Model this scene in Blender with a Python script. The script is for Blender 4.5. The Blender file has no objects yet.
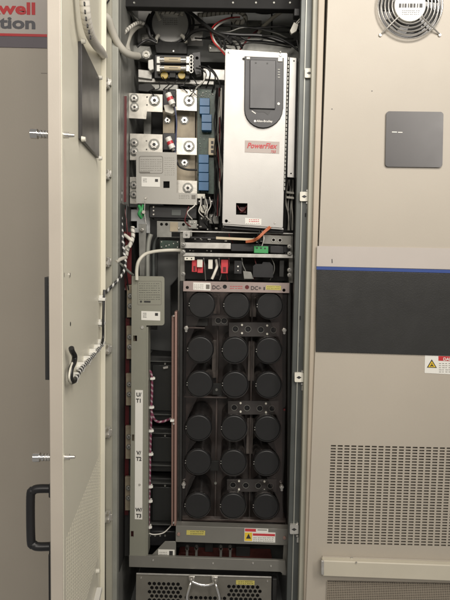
import bpy, bmesh, math, random
from mathutils import Vector, Matrix
random.seed(7)
S = bpy.context.scene
COL = S.collection
PI = math.pi
# ---------------------------------------------------------------- camera
F = 560.0
PITCH, ROLL = math.radians(5.1), math.radians(1.25)
CAM = Vector((0, -1.58, 1.45))
ROT = (Matrix.Rotation(PI/2 - PITCH, 3, 'X') @ Matrix.Rotation(ROLL, 3, 'Z'))
cd = bpy.data.cameras.new('camera'); cam = bpy.data.objects.new('camera', cd)
COL.objects.link(cam); S.camera = cam
cam.location = CAM; cam.rotation_euler = ROT.to_euler()
cd.sensor_fit = 'VERTICAL'; cd.sensor_height = 36; cd.sensor_width = 27
cd.lens = F/600*36; cd.clip_start = 0.02; cd.clip_end = 50

def ray(px, py): return ROT @ Vector(((px-225)/F, -(py-300)/F, -1))
def at(px, py, Y):
    d = ray(px, py); return CAM + d*((Y-CAM.y)/d.y)
def mm(Y): return (Y-CAM.y)/F              # metres per reference pixel at depth Y
def zb(x0, y0, x1, y1, Y):                 # box edges on plane Y
    return (at(x0, (y0+y1)/2, Y).x, at(x1, (y0+y1)/2, Y).x, at((x0+x1)/2, y1, Y).z, at((x0+x1)/2, y0, Y).z)

# ---------------------------------------------------------------- materials
def new_mat(name):
    m = bpy.data.materials.new(name); m.use_nodes = True
    nt = m.node_tree; b = nt.nodes['Principled BSDF']; return m, nt, b
def mat(name, col, rough=0.5, metal=0.0, bump=0.0, bscale=400, var=0.06, vscale=6, spec=0.5, dirt=0.0, coat=0.0, stretch=(1, 1, 1)):
    m, nt, b = new_mat(name); N = nt.nodes; L = nt.links
    b.inputs['Roughness'].default_value = rough; b.inputs['Metallic'].default_value = metal
    b.inputs['Specular IOR Level'].default_value = spec
    b.inputs['Coat Weight'].default_value = coat; b.inputs['Coat Roughness'].default_value = 0.15
    tc = N.new('ShaderNodeTexCoord'); mp = N.new('ShaderNodeMapping'); mp.inputs['Scale'].default_value = stretch
    L.new(tc.outputs['Object'], mp.inputs['Vector'])
    n1 = N.new('ShaderNodeTexNoise'); n1.inputs['Scale'].default_value = vscale; n1.inputs['Detail'].default_value = 6
    L.new(mp.outputs[0], n1.inputs['Vector'])
    r = N.new('ShaderNodeMapRange'); r.inputs[1].default_value = 0.3; r.inputs[2].default_value = 0.7
    r.inputs[3].default_value = 1-var; r.inputs[4].default_value = 1+var
    L.new(n1.outputs['Fac'], r.inputs[0])
    mx = N.new('ShaderNodeMix'); mx.data_type = 'RGBA'; mx.blend_type = 'MULTIPLY'; mx.inputs[0].default_value = 1
    mx.inputs[6].default_value = (*col, 1); L.new(r.outputs[0], mx.inputs[7])
    out = mx.outputs[2]
    if dirt > 0:
        n2 = N.new('ShaderNodeTexNoise'); n2.inputs['Scale'].default_value = vscale*5; n2.inputs['Detail'].default_value = 10
        n2.inputs['Roughness'].default_value = 0.75
        L.new(tc.outputs['Object'], n2.inputs['Vector'])
        cr = N.new('ShaderNodeMapRange'); cr.inputs[1].default_value = 0.60; cr.inputs[2].default_value = 0.72
        cr.inputs[4].default_value = dirt
        L.new(n2.outputs['Fac'], cr.inputs[0])
        m2 = N.new('ShaderNodeMix'); m2.data_type = 'RGBA'; L.new(cr.outputs[0], m2.inputs[0])
        L.new(out, m2.inputs[6]); m2.inputs[7].default_value = (col[0]*.45, col[1]*.42, col[2]*.38, 1)
        out = m2.outputs[2]
    L.new(out, b.inputs['Base Color'])
    rr = N.new('ShaderNodeMapRange'); rr.inputs[3].default_value = max(0.02, rough-0.07); rr.inputs[4].default_value = min(1, rough+0.07)
    n4 = N.new('ShaderNodeTexNoise'); n4.inputs['Scale'].default_value = vscale*3; n4.inputs['Detail'].default_value = 4
    L.new(mp.outputs[0], n4.inputs['Vector']); L.new(n4.outputs['Fac'], rr.inputs[0]); L.new(rr.outputs[0], b.inputs['Roughness'])
    if bump > 0:
        n3 = N.new('ShaderNodeTexNoise'); n3.inputs['Scale'].default_value = bscale; n3.inputs['Detail'].default_value = 3
        L.new(mp.outputs[0], n3.inputs['Vector'])
        bp = N.new('ShaderNodeBump'); bp.inputs['Strength'].default_value = bump; bp.inputs['Distance'].default_value = 0.001
        L.new(n3.outputs['Fac'], bp.inputs['Height']); L.new(bp.outputs[0], b.inputs['Normal'])
    return m
M = {}
M['beige'] = mat('beige_paint', (.425, .385, .322), .42, bump=.14, bscale=420, var=.05, vscale=2.5)
M['beige2'] = mat('trim_paint', (.43, .375, .30), .45, bump=.1, bscale=700)
M['cream'] = mat('cream_paint', (.74, .71, .59), .36, bump=.25, bscale=700, var=.03, vscale=2.5)
M['ledge'] = mat('ledge_paint', (.56, .52, .42), .4)
M['edge'] = mat('door_edge_paint', (.47, .425, .36), .4, bump=.1, bscale=700)
M['olive'] = mat('olive_grey_paint', (.34, .33, .27), .45, bump=.1)
M['postgrey'] = mat('frame_grey', (.33, .335, .30), .42, metal=.3, var=.12, vscale=10)
M['postdark'] = mat('frame_dark_grey', (.085, .092, .088), .42, metal=.3, var=.15, vscale=8)
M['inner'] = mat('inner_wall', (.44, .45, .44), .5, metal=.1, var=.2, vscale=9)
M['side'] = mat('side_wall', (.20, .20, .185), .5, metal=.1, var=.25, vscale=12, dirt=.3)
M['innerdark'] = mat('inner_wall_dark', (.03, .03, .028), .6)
M['galv'] = mat('galvanised_steel', (.50, .49, .46), .38, metal=.5, var=.18, vscale=45, bump=.15, bscale=120)
M['galvd'] = mat('dull_steel', (.24, .24, .22), .42, metal=.4, var=.22, vscale=30, bump=.1, bscale=120)
M['steel'] = mat('bright_steel', (.66, .64, .60), .26, metal=.85, var=.08, vscale=60)
M['chrome'] = mat('chrome', (.85, .84, .82), .12, metal=1, var=.03)
M['tin'] = mat('tin_plated_copper', (.52, .50, .45), .33, metal=.6, var=.16, vscale=40, bump=.15, bscale=150, dirt=.3)
M['tan'] = mat('tan_insulator', (.33, .28, .20), .5, var=.2, vscale=30, dirt=.5)
M['copper'] = mat('copper', (.38, .245, .21), .40, metal=.5, var=.08, vscale=30, stretch=(1, 1, .1))
M['cover'] = mat('cover_paint', (.45, .44, .42), .36, metal=.35, var=.05, bump=.12, bscale=500, vscale=7, dirt=.12)
M['shroud'] = mat('shroud_grey', (.36, .35, .32), .45, metal=.2, var=.06, bump=.1, bscale=500, dirt=.12)
M['wireway'] = mat('wireway_grey', (.26, .26, .215), .45, metal=.2, var=.06, bump=.1, bscale=500, dirt=.1)
M['plate'] = mat('plate_grey', (.20, .195, .175), .42, metal=.3, var=.08, bump=.1, bscale=500, dirt=.1)
M['drawer'] = mat('drawer_steel', (.19, .18, .155), .4, metal=.4, var=.12, vscale=18, dirt=.15)
M['black'] = mat('black_plastic', (.013, .013, .014), .38, var=.2)
M['blackm'] = mat('matt_black_plastic', (.016, .016, .015), .6, var=.25, vscale=20)
M['blackg'] = mat('gloss_black', (.008, .008, .009), .18)
M['void'] = mat('dark_void', (.006, .006, .006), .8)
M['keypad'] = mat('charcoal_plastic', (.030, .030, .033), .38, bump=.1, bscale=900)
M['screen'] = mat('grey_screen', (.070, .067, .068), .3, var=.05)
M['band'] = mat('black_band', (.028, .028, .027), .34, var=.08, vscale=9, bump=.3, bscale=300)
M['blue'] = mat('blue_stripe', (.030, .065, .24), .4)
M['mauve'] = mat('pale_band', (.47, .43, .395), .35, var=.03)
M['greyband'] = mat('grey_band', (.13, .115, .13), .4)
M['red'] = mat('red_print', (.50, .035, .04), .4)
M['redc'] = mat('red_connector', (.52, .045, .055), .35)
M['darkred'] = mat('dark_red_insulator', (.10, .012, .014), .4, var=.2)
M['rustred'] = mat('rust_red_block', (.085, .022, .018), .5, var=.3, vscale=40)
M['grey'] = mat('grey_print', (.10, .10, .11), .4)
M['ink'] = mat('ink', (.03, .03, .03), .5)
M['inkl'] = mat('pale_ink', (.16, .15, .13), .5)
M['white'] = mat('white_label', (.74, .73, .68), .4, var=.03)
M['nylon'] = mat('white_nylon', (.68, .66, .58), .4)
M['yellow'] = mat('yellow_label', (.72, .50, .04), .4)
M['yell2'] = mat('pale_yellow_label', (.50, .44, .12), .4)
M['pcb'] = mat('green_pcb', (.025, .06, .04), .4, var=.35, vscale=120)
M['pcbd'] = mat('dark_pcb', (.02, .04, .028), .4, var=.4, vscale=120)
M['green'] = mat('green_connector', (.05, .30, .10), .4)
M['blueblk'] = mat('blue_component', (.04, .13, .27), .35, var=.1)
M['beigec'] = mat('beige_connector', (.55, .47, .33), .45)
M['orange'] = mat('orange_ribbon', (.42, .12, .05), .45)
M['cabgrey'] = mat('grey_sleeve', (.50, .48, .42), .5, bump=.2, bscale=300)
M['cabwhite'] = mat('ivory_hose', (.60, .58, .50), .35)
M['cabblack'] = mat('black_cable', (.012, .012, .012), .42)
M['wred'] = mat('red_wire', (.45, .03, .03), .4)
M['wwhite'] = mat('white_wire', (.62, .60, .55), .4)
M['bus'] = mat('laminated_bus_sheet', (.10, .080, .072), .3, var=.5, vscale=14, coat=.5, stretch=(1, 1, .35), dirt=.5)
M['header'] = mat('header_sheet', (.36, .29, .27), .4, metal=.3, var=.1, vscale=20)
M['bushighlight'] = mat('bus_highlight_tone', (.22, .19, .17), .3, metal=.4, var=.3, vscale=30)  # pale tone for the highlight strips between the cans
M['cap'] = mat('capacitor_black', (.013, .013, .0135), .36, bump=.1, bscale=600)
M['capbody'] = mat('capacitor_sleeve', (.03, .027, .026), .2)
M['ridge'] = mat('module_ridge', (.06, .062, .058), .35)
M['lens'] = mat('amber_lens', (.42, .30, .05), .25)
M['mesh'] = mat('filter_pad', (.13, .115, .095), .9, var=.35, vscale=120, bump=.5, bscale=400)
M['meshd'] = mat('door_filter', (.33, .32, .24), .85, var=.2, vscale=100, bump=.4, bscale=400)
M['discgrey'] = mat('disc_grey', (.60, .60, .58), .3, metal=.3, var=.1)

def stripe_mat(name, c1, c2, k, twist=1.0, duty=.5, rough=.45):
    m, nt, b = new_mat(name); N = nt.nodes; L = nt.links
    uv = N.new('ShaderNodeUVMap'); uv.uv_map = 'UVMap'; sx = N.new('ShaderNodeSeparateXYZ'); L.new(uv.outputs[0], sx.inputs[0])
    a = N.new('ShaderNodeMath'); a.operation = 'MULTIPLY'; a.inputs[1].default_value = k; L.new(sx.outputs[0], a.inputs[0])
    t = N.new('ShaderNodeMath'); t.operation = 'MULTIPLY'; t.inputs[1].default_value = twist; L.new(sx.outputs[1], t.inputs[0])
    s = N.new('ShaderNodeMath'); s.operation = 'ADD'; L.new(a.outputs[0], s.inputs[0]); L.new(t.outputs[0], s.inputs[1])
    f = N.new('ShaderNodeMath'); f.operation = 'FRACT'; L.new(s.outputs[0], f.inputs[0])
    g = N.new('ShaderNodeMath'); g.operation = 'GREATER_THAN'; g.inputs[1].default_value = duty; L.new(f.outputs[0], g.inputs[0])
    mx = N.new('ShaderNodeMix'); mx.data_type = 'RGBA'; L.new(g.outputs[0], mx.inputs[0])
    mx.inputs[6].default_value = (*c1, 1); mx.inputs[7].default_value = (*c2, 1)
    L.new(mx.outputs[2], b.inputs['Base Color']); b.inputs['Roughness'].default_value = rough
    bp = N.new('ShaderNodeBump'); bp.inputs['Distance'].default_value = .001; bp.inputs['Strength'].default_value = .6; bp.invert = True
    L.new(g.outputs[0], bp.inputs['Height']); L.new(bp.outputs[0], b.inputs['Normal'])
    return m
M['spiral'] = stripe_mat('spiral_wrap', (.62, .60, .54), (.16, .15, .13), 70, 1, .72)
M['bw'] = stripe_mat('black_white_braid', (.03, .03, .03), (.60, .60, .58), 55, 1, .62)
M['purple'] = stripe_mat('purple_twist', (.16, .035, .07), (.34, .24, .27), 60, 1, .6)
M['ribbed'] = stripe_mat('ribbed_duct', (.70, .67, .60), (.56, .53, .47), 95, 0, .72)

def clear_mat():
    m, nt, b = new_mat('clear_cover'); N = nt.nodes; L = nt.links; N.remove(b)
    out = N['Material Output']; tr = N.new('ShaderNodeBsdfTransparent'); tr.inputs[0].default_value = (.95, .92, .91, 1)
    gl = N.new('ShaderNodeBsdfGlossy'); gl.inputs['Roughness'].default_value = .07; gl.inputs[0].default_value = (1, .95, .93, 1)
    ms = N.new('ShaderNodeMixShader'); lw = N.new('ShaderNodeFresnel'); lw.inputs['IOR'].default_value = 1.42
    tc = N.new('ShaderNodeTexCoord'); n = N.new('ShaderNodeTexNoise'); n.inputs['Scale'].default_value = 5
    bp = N.new('ShaderNodeBump'); bp.inputs['Strength'].default_value = .35; bp.inputs['Distance'].default_value = .01
    L.new(tc.outputs['Object'], n.inputs['Vector']); L.new(n.outputs['Fac'], bp.inputs['Height']); L.new(bp.outputs[0], gl.inputs['Normal'])
    L.new(lw.outputs[0], ms.inputs[0]); L.new(tr.outputs[0], ms.inputs[1]); L.new(gl.outputs[0], ms.inputs[2]); L.new(ms.outputs[0], out.inputs[0])
    return m
M['clear'] = clear_mat()

# ---------------------------------------------------------------- mesh builder (world coordinates)
class MB:
    def __init__(s): s.v = []; s.f = []; s.uv = {}
    def add(s, vs, fs):
        o = len(s.v); s.v += [Vector(p) for p in vs]; s.f += [[i+o for i in f] for f in fs]; return o
    def wbox(s, x0, x1, y0, y1, z0, z1):
        s.add([(x0, y0, z0), (x1, y0, z0), (x1, y1, z0), (x0, y1, z0), (x0, y0, z1), (x1, y0, z1), (x1, y1, z1), (x0, y1, z1)],
              [(0, 3, 2, 1), (4, 5, 6, 7), (0, 1, 5, 4), (1, 2, 6, 5), (2, 3, 7, 6), (3, 0, 4, 7)]); return s
    def box(s, x0, y0, x1, y1, Y, t):
        a, b, c, d = zb(x0, y0, x1, y1, Y); return s.wbox(a, b, Y, Y+t, c, d)
    def poly(s, pts, Y, t):                # slab from pixel outline on plane Y
        P = [at(x, y, Y) for x, y in pts]; n = len(P)
        Q = [p + Vector((0, t, 0)) for p in P]
        s.add(P+Q, [list(range(n)), list(range(2*n-1, n-1, -1))] + [[(i+1) % n, i, i+n, (i+1) % n+n] for i in range(n)]); return s
    def cyl(s, px, py, rp, Y, t, n=20, r2=None):    # cylinder along Y, radius in px at plane Y
        c = at(px, py, Y); r = rp*mm(Y); r2 = r if r2 is None else r2*mm(Y)
        A = [(c.x+r*math.cos(2*PI*i/n), Y, c.z+r*math.sin(2*PI*i/n)) for i in range(n)]
        B = [(c.x+r2*math.cos(2*PI*i/n), Y+t, c.z+r2*math.sin(2*PI*i/n)) for i in range(n)]
        s.add(A+B, [list(range(n))[::-1] if False else list(range(n)), list(range(2*n-1, n-1, -1))] + [[(i+1) % n, i, i+n, (i+1) % n+n] for i in range(n)]); return s
    def ring(s, px, py, rp, wp, Y, n=48, k=8):      # torus in the XZ plane
        c = at(px, py, Y); R = rp*mm(Y); r = wp*mm(Y); vs = []; fs = []
        for i in range(n):
            a = 2*PI*i/n
            for j in range(k):
                b = 2*PI*j/k; q = R+r*math.cos(b)
                vs.append((c.x+q*math.cos(a), Y+r*math.sin(b), c.z+q*math.sin(a)))
        for i in range(n):
            for j in range(k):
                fs.append([i*k+j, ((i+1) % n)*k+j, ((i+1) % n)*k+(j+1) % k, i*k+(j+1) % k])
        s.add(vs, fs); return s
    def tube(s, P, r, k=10, sub=8, smooth=True):    # tube through world points
        P = [Vector(p) for p in P]
        if smooth and len(P) > 2:
            Q = []
            E = [P[0]*2-P[1]] + P + [P[-1]*2-P[-2]]
            for i in range(1, len(E)-2):
                for j in range(sub):
                    t = j/sub; a, b, c, d = E[i-1], E[i], E[i+1], E[i+2]
                    Q.append(.5*((2*b) + (c-a)*t + (2*a-5*b+4*c-d)*t*t + (3*b-a-3*c+d)*t**3))
            Q.append(P[-1]); P = Q
        n = len(P); up = Vector((0, 1, .01)).normalized(); vs = []; L = [0]
        for i in range(1, n): L.append(L[-1]+(P[i]-P[i-1]).length)
        for i in range(n):
            d = (P[min(i+1, n-1)]-P[max(i-1, 0)])
            if d.length < 1e-7: d = Vector((0, 0, 1))
            d.normalize()
            a = up - d*up.dot(d)
            if a.length < 1e-3: a = Vector((1, 0, 0)) - d*d.x
            a.normalize(); up = a; b = d.cross(a)
            for j in range(k):
                t = 2*PI*j/k; vs.append(P[i]+(a*math.cos(t)+b*math.sin(t))*r)
        o = len(s.v); fs = []
        for i in range(n-1):
            for j in range(k):
                s.uv[len(s.f)+len(fs)] = [(L[i], j/k), (L[i], (j+1)/k), (L[i+1], (j+1)/k), (L[i+1], j/k)]
                fs.append([i*k+j, i*k+(j+1) % k, (i+1)*k+(j+1) % k, (i+1)*k+j])
        fs += [list(range(k))[::-1], list(range((n-1)*k, n*k))]
        s.add(vs, fs); return s
    def ptube(s, pts, rp, **kw):           # points (px,py,Y), radius in px at the first point
        return s.tube([at(*p) for p in pts], rp*mm(pts[0][2]), **kw)
    def mesh(s, name):
        me = bpy.data.meshes.new(name); me.from_pydata([tuple(p) for p in s.v], [], s.f)
        if s.uv:
            u = me.uv_layers.new(name='UVMap')
            for p in me.polygons:
                if p.index in s.uv:
                    for li, c in zip(p.loop_indices, s.uv[p.index]): u.data[li].uv = c
        bm = bmesh.new(); bm.from_mesh(me); bmesh.ops.recalc_face_normals(bm, faces=bm.faces); bm.to_mesh(me); bm.free()
        return me

WPOS = {}
def link(name, me, m, parent=None, bevel=0.0, smooth=True):
    if isinstance(me, MB): me = me.mesh(name)
    lo = Vector([min(v.co[i] for v in me.vertices) for i in range(3)]); hi = Vector([max(v.co[i] for v in me.vertices) for i in range(3)])
    c = (lo+hi)/2
    me.transform(Matrix.Translation(-c)); me.name = name
    me.materials.clear(); me.materials.append(M[m] if isinstance(m, str) else m)
    if smooth:
        for p in me.polygons: p.use_smooth = True
        me.set_sharp_from_angle(angle=math.radians(32))
    o = bpy.data.objects.new(name, me); COL.objects.link(o)
    pw = WPOS[parent.name] if parent else Vector((0, 0, 0))
    o.parent = parent; o.location = c-pw; WPOS[o.name] = c
    if bevel:
        b = o.modifiers.new('bevel', 'BEVEL'); b.width = bevel; b.segments = 2; b.limit_method = 'ANGLE'; b.angle_limit = math.radians(50)
    return o
def thing(name, label, cat, loc, group=None):
    o = bpy.data.objects.new(name, None); COL.objects.link(o); o.location = loc; WPOS[o.name] = Vector(loc); o.empty_display_size = .05
    o['label'] = label; o['category'] = cat
    if group: o['group'] = group
    return o
def tag(o, label, cat, group=None):
    o['label'] = label; o['category'] = cat
    if group: o['group'] = group
    return o
def part(name, mb, m, parent, bevel=0.0, label=None):
    o = link(name, mb, m, parent, bevel)
    if label: o['label'] = label
    return o
def plate_mesh(outer, holes, Y, t, px=True):     # flat sheet with real holes
    cu = bpy.data.curves.new('tmp', 'CURVE'); cu.dimensions = '2D'; cu.fill_mode = 'BOTH'; cu.extrude = t/2
    for lp in [outer]+holes:
        sp = cu.splines.new('POLY'); sp.points.add(len(lp)-1); sp.use_cyclic_u = True
        for i, (x, y) in enumerate(lp):
            if px: w = at(x, y, Y); x, y = w.x, w.z
            sp.points[i].co = (x, y, 0, 1)
    o = bpy.data.objects.new('tmp', cu); COL.objects.link(o)
    dg = bpy.context.evaluated_depsgraph_get(); dg.update()
    me = bpy.data.meshes.new_from_object(o.evaluated_get(dg)); bpy.data.objects.remove(o); bpy.data.curves.remove(cu)
    me.transform(Matrix(((1, 0, 0, 0), (0, 0, -1, Y+t/2), (0, 1, 0, 0), (0, 0, 0, 1))))
    return me
def circ(cx, cy, r, n=20, a0=0): return [(cx+r*math.cos(a0+2*PI*i/n), cy+r*math.sin(a0+2*PI*i/n)) for i in range(n)]
def rect(x0, y0, x1, y1): return [(x0, y0), (x1, y0), (x1, y1), (x0, y1)]
def rrect(x0, y0, x1, y1, r, corners=(1, 1, 1, 1), n=6):
    P = []
    for k, (cx, cy, a) in enumerate(((x0+r, y0+r, PI), (x1-r, y0+r, 1.5*PI), (x1-r, y1-r, 0), (x0+r, y1-r, .5*PI))):
        if corners[k]: P += [(cx+r*math.cos(a+.5*PI*i/n), cy+r*math.sin(a+.5*PI*i/n)) for i in range(n+1)]
        else: P.append(((x0, y0), (x1, y0), (x1, y1), (x0, y1))[k])
    return P
def text_mesh(txt, px, py, hp, Y, align='LEFT', bold=0.0, shear=0.0, ext=.0004, sx=1.0):
    # py is the baseline pixel, hp the capital height in pixels
    cu = bpy.data.curves.new('tmp', 'FONT'); cu.body = txt; cu.align_x = align; cu.size = hp*mm(Y)/.70
    cu.offset = bold*cu.size; cu.shear = shear; cu.extrude = ext; cu.resolution_u = 3; cu.space_line = .95
    o = bpy.data.objects.new('tmp', cu); COL.objects.link(o)
    dg = bpy.context.evaluated_depsgraph_get(); dg.update()
    me = bpy.data.meshes.new_from_object(o.evaluated_get(dg)); bpy.data.objects.remove(o); bpy.data.curves.remove(cu)
    w = at(px, py, Y)
    me.transform(Matrix(((sx, 0, 0, w.x), (0, 0, -1, Y-ext), (0, 1, 0, w.z), (0, 0, 0, 1))))
    return me
def lines(mb, x0, y0, x1, y1, rows, Y, h=.5, seed=1, words=3):      # rows of illegible small print
    h *= .62; words = words*2+1
    rnd = random.Random(seed)
    for i in range(rows):
        y = y0+(y1-y0)*(i+.5)/rows; x = x0
        for w in range(words):
            L = (x1-x0)/words*rnd.uniform(.45, .92)
            mb.box(x, y-h/2, x+L, y+h/2, Y-.0004, .0003); x += (x1-x0)/words
    return mb
def bolt(px, py, r, Y, parent, m='steel', washer=True, name='bolt'):
    r *= 1.12
    o = part(name, MB().cyl(px, py, r*.74, Y-.0085, .0065, 6).cyl(px, py, r*.5, Y-.0115, .003, 16), m, parent, .0005)
    part('washer', MB().cyl(px, py, r, Y-.002, .002, 22, r*1.02), 'galvd', o, .0003)
    part('socket', MB().cyl(px, py, r*.30, Y-.0120, .001, 12), 'ink', o)
    return o
def screw(px, py, r, Y, parent, m='steel', name='screw'):
    b = MB(); b.cyl(px, py, r*.7, Y-.0025, .0025, 14, r2=r)
    return part(name, b, m, parent)
def grid(mb, xs, zs, hole, place, t):     # sheet with rectangular holes; place(x,z,w)
    nx, nz = len(xs), len(zs); vs = [place(x, z, w) for w in (0, t) for z in zs for x in xs]; fs = []
    idx = lambda i, j, k: k*nx*nz+j*nx+i
    solid = [[not hole(i, j) for i in range(nx-1)] for j in range(nz-1)]
    sol = lambda i, j: 0 <= i < nx-1 and 0 <= j < nz-1 and solid[j][i]
    for j in range(nz-1):
        for i in range(nx-1):
            if not solid[j][i]: continue
            for k in (0, 1): fs.append([idx(i, j, k), idx(i+1, j, k), idx(i+1, j+1, k), idx(i, j+1, k)])
            if not sol(i-1, j): fs.append([idx(i, j, 0), idx(i, j+1, 0), idx(i, j+1, 1), idx(i, j, 1)])
            if not sol(i+1, j): fs.append([idx(i+1, j, 0), idx(i+1, j+1, 0), idx(i+1, j+1, 1), idx(i+1, j, 1)])
            if not sol(i, j-1): fs.append([idx(i, j, 0), idx(i+1, j, 0), idx(i+1, j, 1), idx(i, j, 1)])
            if not sol(i, j+1): fs.append([idx(i, j+1, 0), idx(i+1, j+1, 0), idx(i+1, j+1, 1), idx(i, j+1, 1)])
    mb.add(vs, fs); return mb
def slots(a, b, pitch, gap):              # break points: solid gap / slot alternating
    out = [a]; x = a
    while x+pitch <= b+1e-6: out += [x+pitch-gap, x+pitch]; x += pitch
    return out

ZT, ZB = 2.32, .22
# ================================================================ RIGHT CABINET
rc = thing('electrical_cabinet', 'beige cabinet on the right with black band, round fan guard and slotted vent', 'cabinet', (.6, 0, ZB), 'beige electrical cabinets in a row')
YR = -.02
# door sheet: left edge from px 326,0 to 309,600
xl = at(317, 300, YR).x; xr = xl+.60
vx0, _, vz0, vz1 = zb(329, 445, 450, 545, YR)
vxr = vx0+.0195*27
fx = [xl, vx0]; n = 0
xs = [xl]; x = vx0; xs.append(x)
while x < vxr: xs += [x+.0142, x+.0195]; x += .0195
xs[-1] = x; xs.append(xr)
zs = [ZB]; z = vz0; zs.append(z); rowp = (vz1-vz0)/35
for i in range(35): zs += [z+rowp*.56, z+rowp]; z += rowp
zs.append(ZT)
nxs, nzs = len(xs), len(zs)
mb = MB(); grid(mb, xs, zs, lambda i, j: (i % 2 == 1 and 1 <= i < nxs-2 and j % 2 == 1 and 1 <= j < nzs-2), lambda x, z, w: (x, YR+w, z), .002)
mb.wbox(xl, xl+.002, YR+.0025, .0, ZB, ZT)
part('front_panel', mb, 'beige', rc)
part('filter_pad', MB().wbox(vx0-.01, vxr+.02, YR+.009, YR+.016, vz0-.02, vz1+.02), 'mesh', rc)
part('cabinet_body', MB().wbox(xl+.004, xr, .002, .55, ZB, ZT), 'beige2', rc)
# band
BL = 316.6
YB = YR-.004
part('upper_band', MB().poly([(BL+.6, 246), (520, 249.5), (520, 271), (BL, 266.2)], YB+.001, .003), 'mauve', rc)
part('blue_stripe', MB().poly([(BL, 266.4), (520, 271.7), (520, 274.9), (BL, 269.6)], YB-.0005, .0035), 'blue', rc)
part('black_band', MB().poly([(BL, 270), (520, 275.6), (520, 358), (BL-.8, 351.8)], YB, .003), 'band', rc, .0008)
# operator panel
part('operator_panel', plate_mesh([(x + (y-139)*-.02, y + (x-414)*.012) for x, y in rrect(385.8, 111.5, 443, 167, 3.2)], [], YR-.006, .006), 'screen', rc, .001)
p = part('panel_print', MB().box(392, 131.6, 397, 132.5, YR-.0066, .0005).box(398, 131.9, 402.5, 132.7, YR-.0066, .0005), 'white', rc)
# fan guard
fcx, fcy = 410.3, 5.0
fan = part('fan_guard', MB(), 'steel', rc) if False else None
g = MB()
for r in (31, 27.6, 24.2, 20.8, 17.4): g.ring(fcx, fcy, r, .75, YR-.011, 64)
for a in (45, 135, 225, 315):
    ca, sa = math.cos(math.radians(a)), math.sin(math.radians(a))
    g.ptube([(fcx+14*ca, fcy+14*sa, YR-.014), (fcx+31*ca, fcy+31*sa, YR-.0135), (fcx+41.5*ca, fcy+41.5*sa, YR-.003)], .75, smooth=False)
fg = part('fan_guard', g, 'steel', rc)
for a in (45, 135, 225, 315):
    ca, sa = math.cos(math.radians(a)), math.sin(math.radians(a)); s_ = screw(fcx+42*ca, fcy+42*sa, 1.7, YR-.002, fg)
part('fan_opening', MB().cyl(fcx, fcy, 30, YR-.001, .0008, 48), 'blackg', rc)
bl = MB()
for k in range(7):
    a = 2*PI*k/7; pts = [(fcx+r*math.cos(a+o), fcy+r*math.sin(a+o)) for r, o in ((14, 0), (28, .25), (28, .8), (14, .55))]
    bl.poly(pts, YR-.003-.0001*k, .0015)
part('fan_blades', bl, 'blackm', rc)
hub = part('fan_hub', MB().cyl(fcx, fcy, 15, YR-.016, .012, 40), 'white', rc, .0008)
hp = MB()
rnd = random.Random(4)
for (x, w) in ((399, 2.3), (402.4, 1.4), (404.6, 2), (408, 1.2), (410, 2.6), (413.5, 2), (417, 1.2), (419.5, 3)):
    hp.box(x, 3.5, x+w, 7.5, YR-.0166, .0005)
lines(hp, 402, 10, 420, 15, 3, YR-.016, .7, 5, 4)
part('hub_print', hp, 'ink', hub)
# warning label
wl = part('warning_label', MB().poly([(425, 355.3), (475, 357), (475, 375.5), (424.6, 373)], YR-.001, .001), 'white', rc)
part('label_header', MB().poly([(438.5, 356), (474.5, 357.3), (474.5, 362), (438.5, 360.7)], YR-.0016, .0006), 'red', wl)
part('header_text', text_mesh('DANGER', 443, 360.4, 3, YR-.0018, bold=.02), 'white', wl)
part('warning_triangle', MB().poly([(431.8, 359.3), (436.9, 367.9), (426.9, 367.6)], YR-.0016, .0006), 'ink', wl)
part('triangle_fill', MB().poly([(431.8, 361), (435.6, 367.2), (428.2, 367)], YR-.0020, .0004), 'yellow', wl)
part('triangle_symbol', MB().cyl(431.9, 363.9, .6, YR-.0024, .0004, 10).poly([(431, 364.8), (432.8, 364.8), (433.8, 366.6), (432.4, 366.2), (431.8, 365.8), (431.2, 366.4), (430, 366.5)], YR-.0024, .0004), 'ink', wl)
part('label_print', lines(MB(), 439, 362.5, 474, 373, 5, YR-.001, .8, 9, 5), 'inkl', wl)
for (x, y) in ((332, 109), (372, 91)): part('paint_chip', MB().cyl(x, y, .55, YR-.0004, .0004, 8), 'ink', rc)
part('paint_scratch', MB().poly([(331.7, 259), (332.4, 259), (332.6, 263), (331.8, 263)], YB+.0003, .0006), 'ink', rc)
# filter ledge
fl = part('filter_frame', MB().poly([(322.5, 556.5), (520, 563.5), (520, 568), (322.5, 560.8)], YR-.006, .006), 'beige', rc, .001)
part('ledge', MB().poly([(322.5, 560.6), (520, 567.8), (520, 584), (322.5, 576.5)], YR-.028, .022), 'ledge', fl, .003)
part('ledge_end', MB().poly([(321.3, 561), (324, 561), (324, 575.5), (321.3, 574.5)], YR-.034, .006), 'galv', fl, .001)
s_ = screw(351.8, 558.8, 1.7, YR-.009, fl); s_ = screw(356.5, 562.8, 1.0, YR-.030, fl)
part('filter_screen', MB().box(326, 583, 520, 660, YR-.003, .003), 'mesh', rc)
sc = MB(); fxa, fxb, fza, fzb = zb(326, 583, 520, 640, YR-.004)
x = fxa
while x < fxb: sc.wbox(x, x+.0011, YR-.0055, YR-.0042, fza, fzb); x += .0052
z = fza
while z < fzb: sc.wbox(fxa, fxb, YR-.0070, YR-.0057, z, z+.0011); z += .0052
part('screen_wires', sc, 'beige2', rc)

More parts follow.
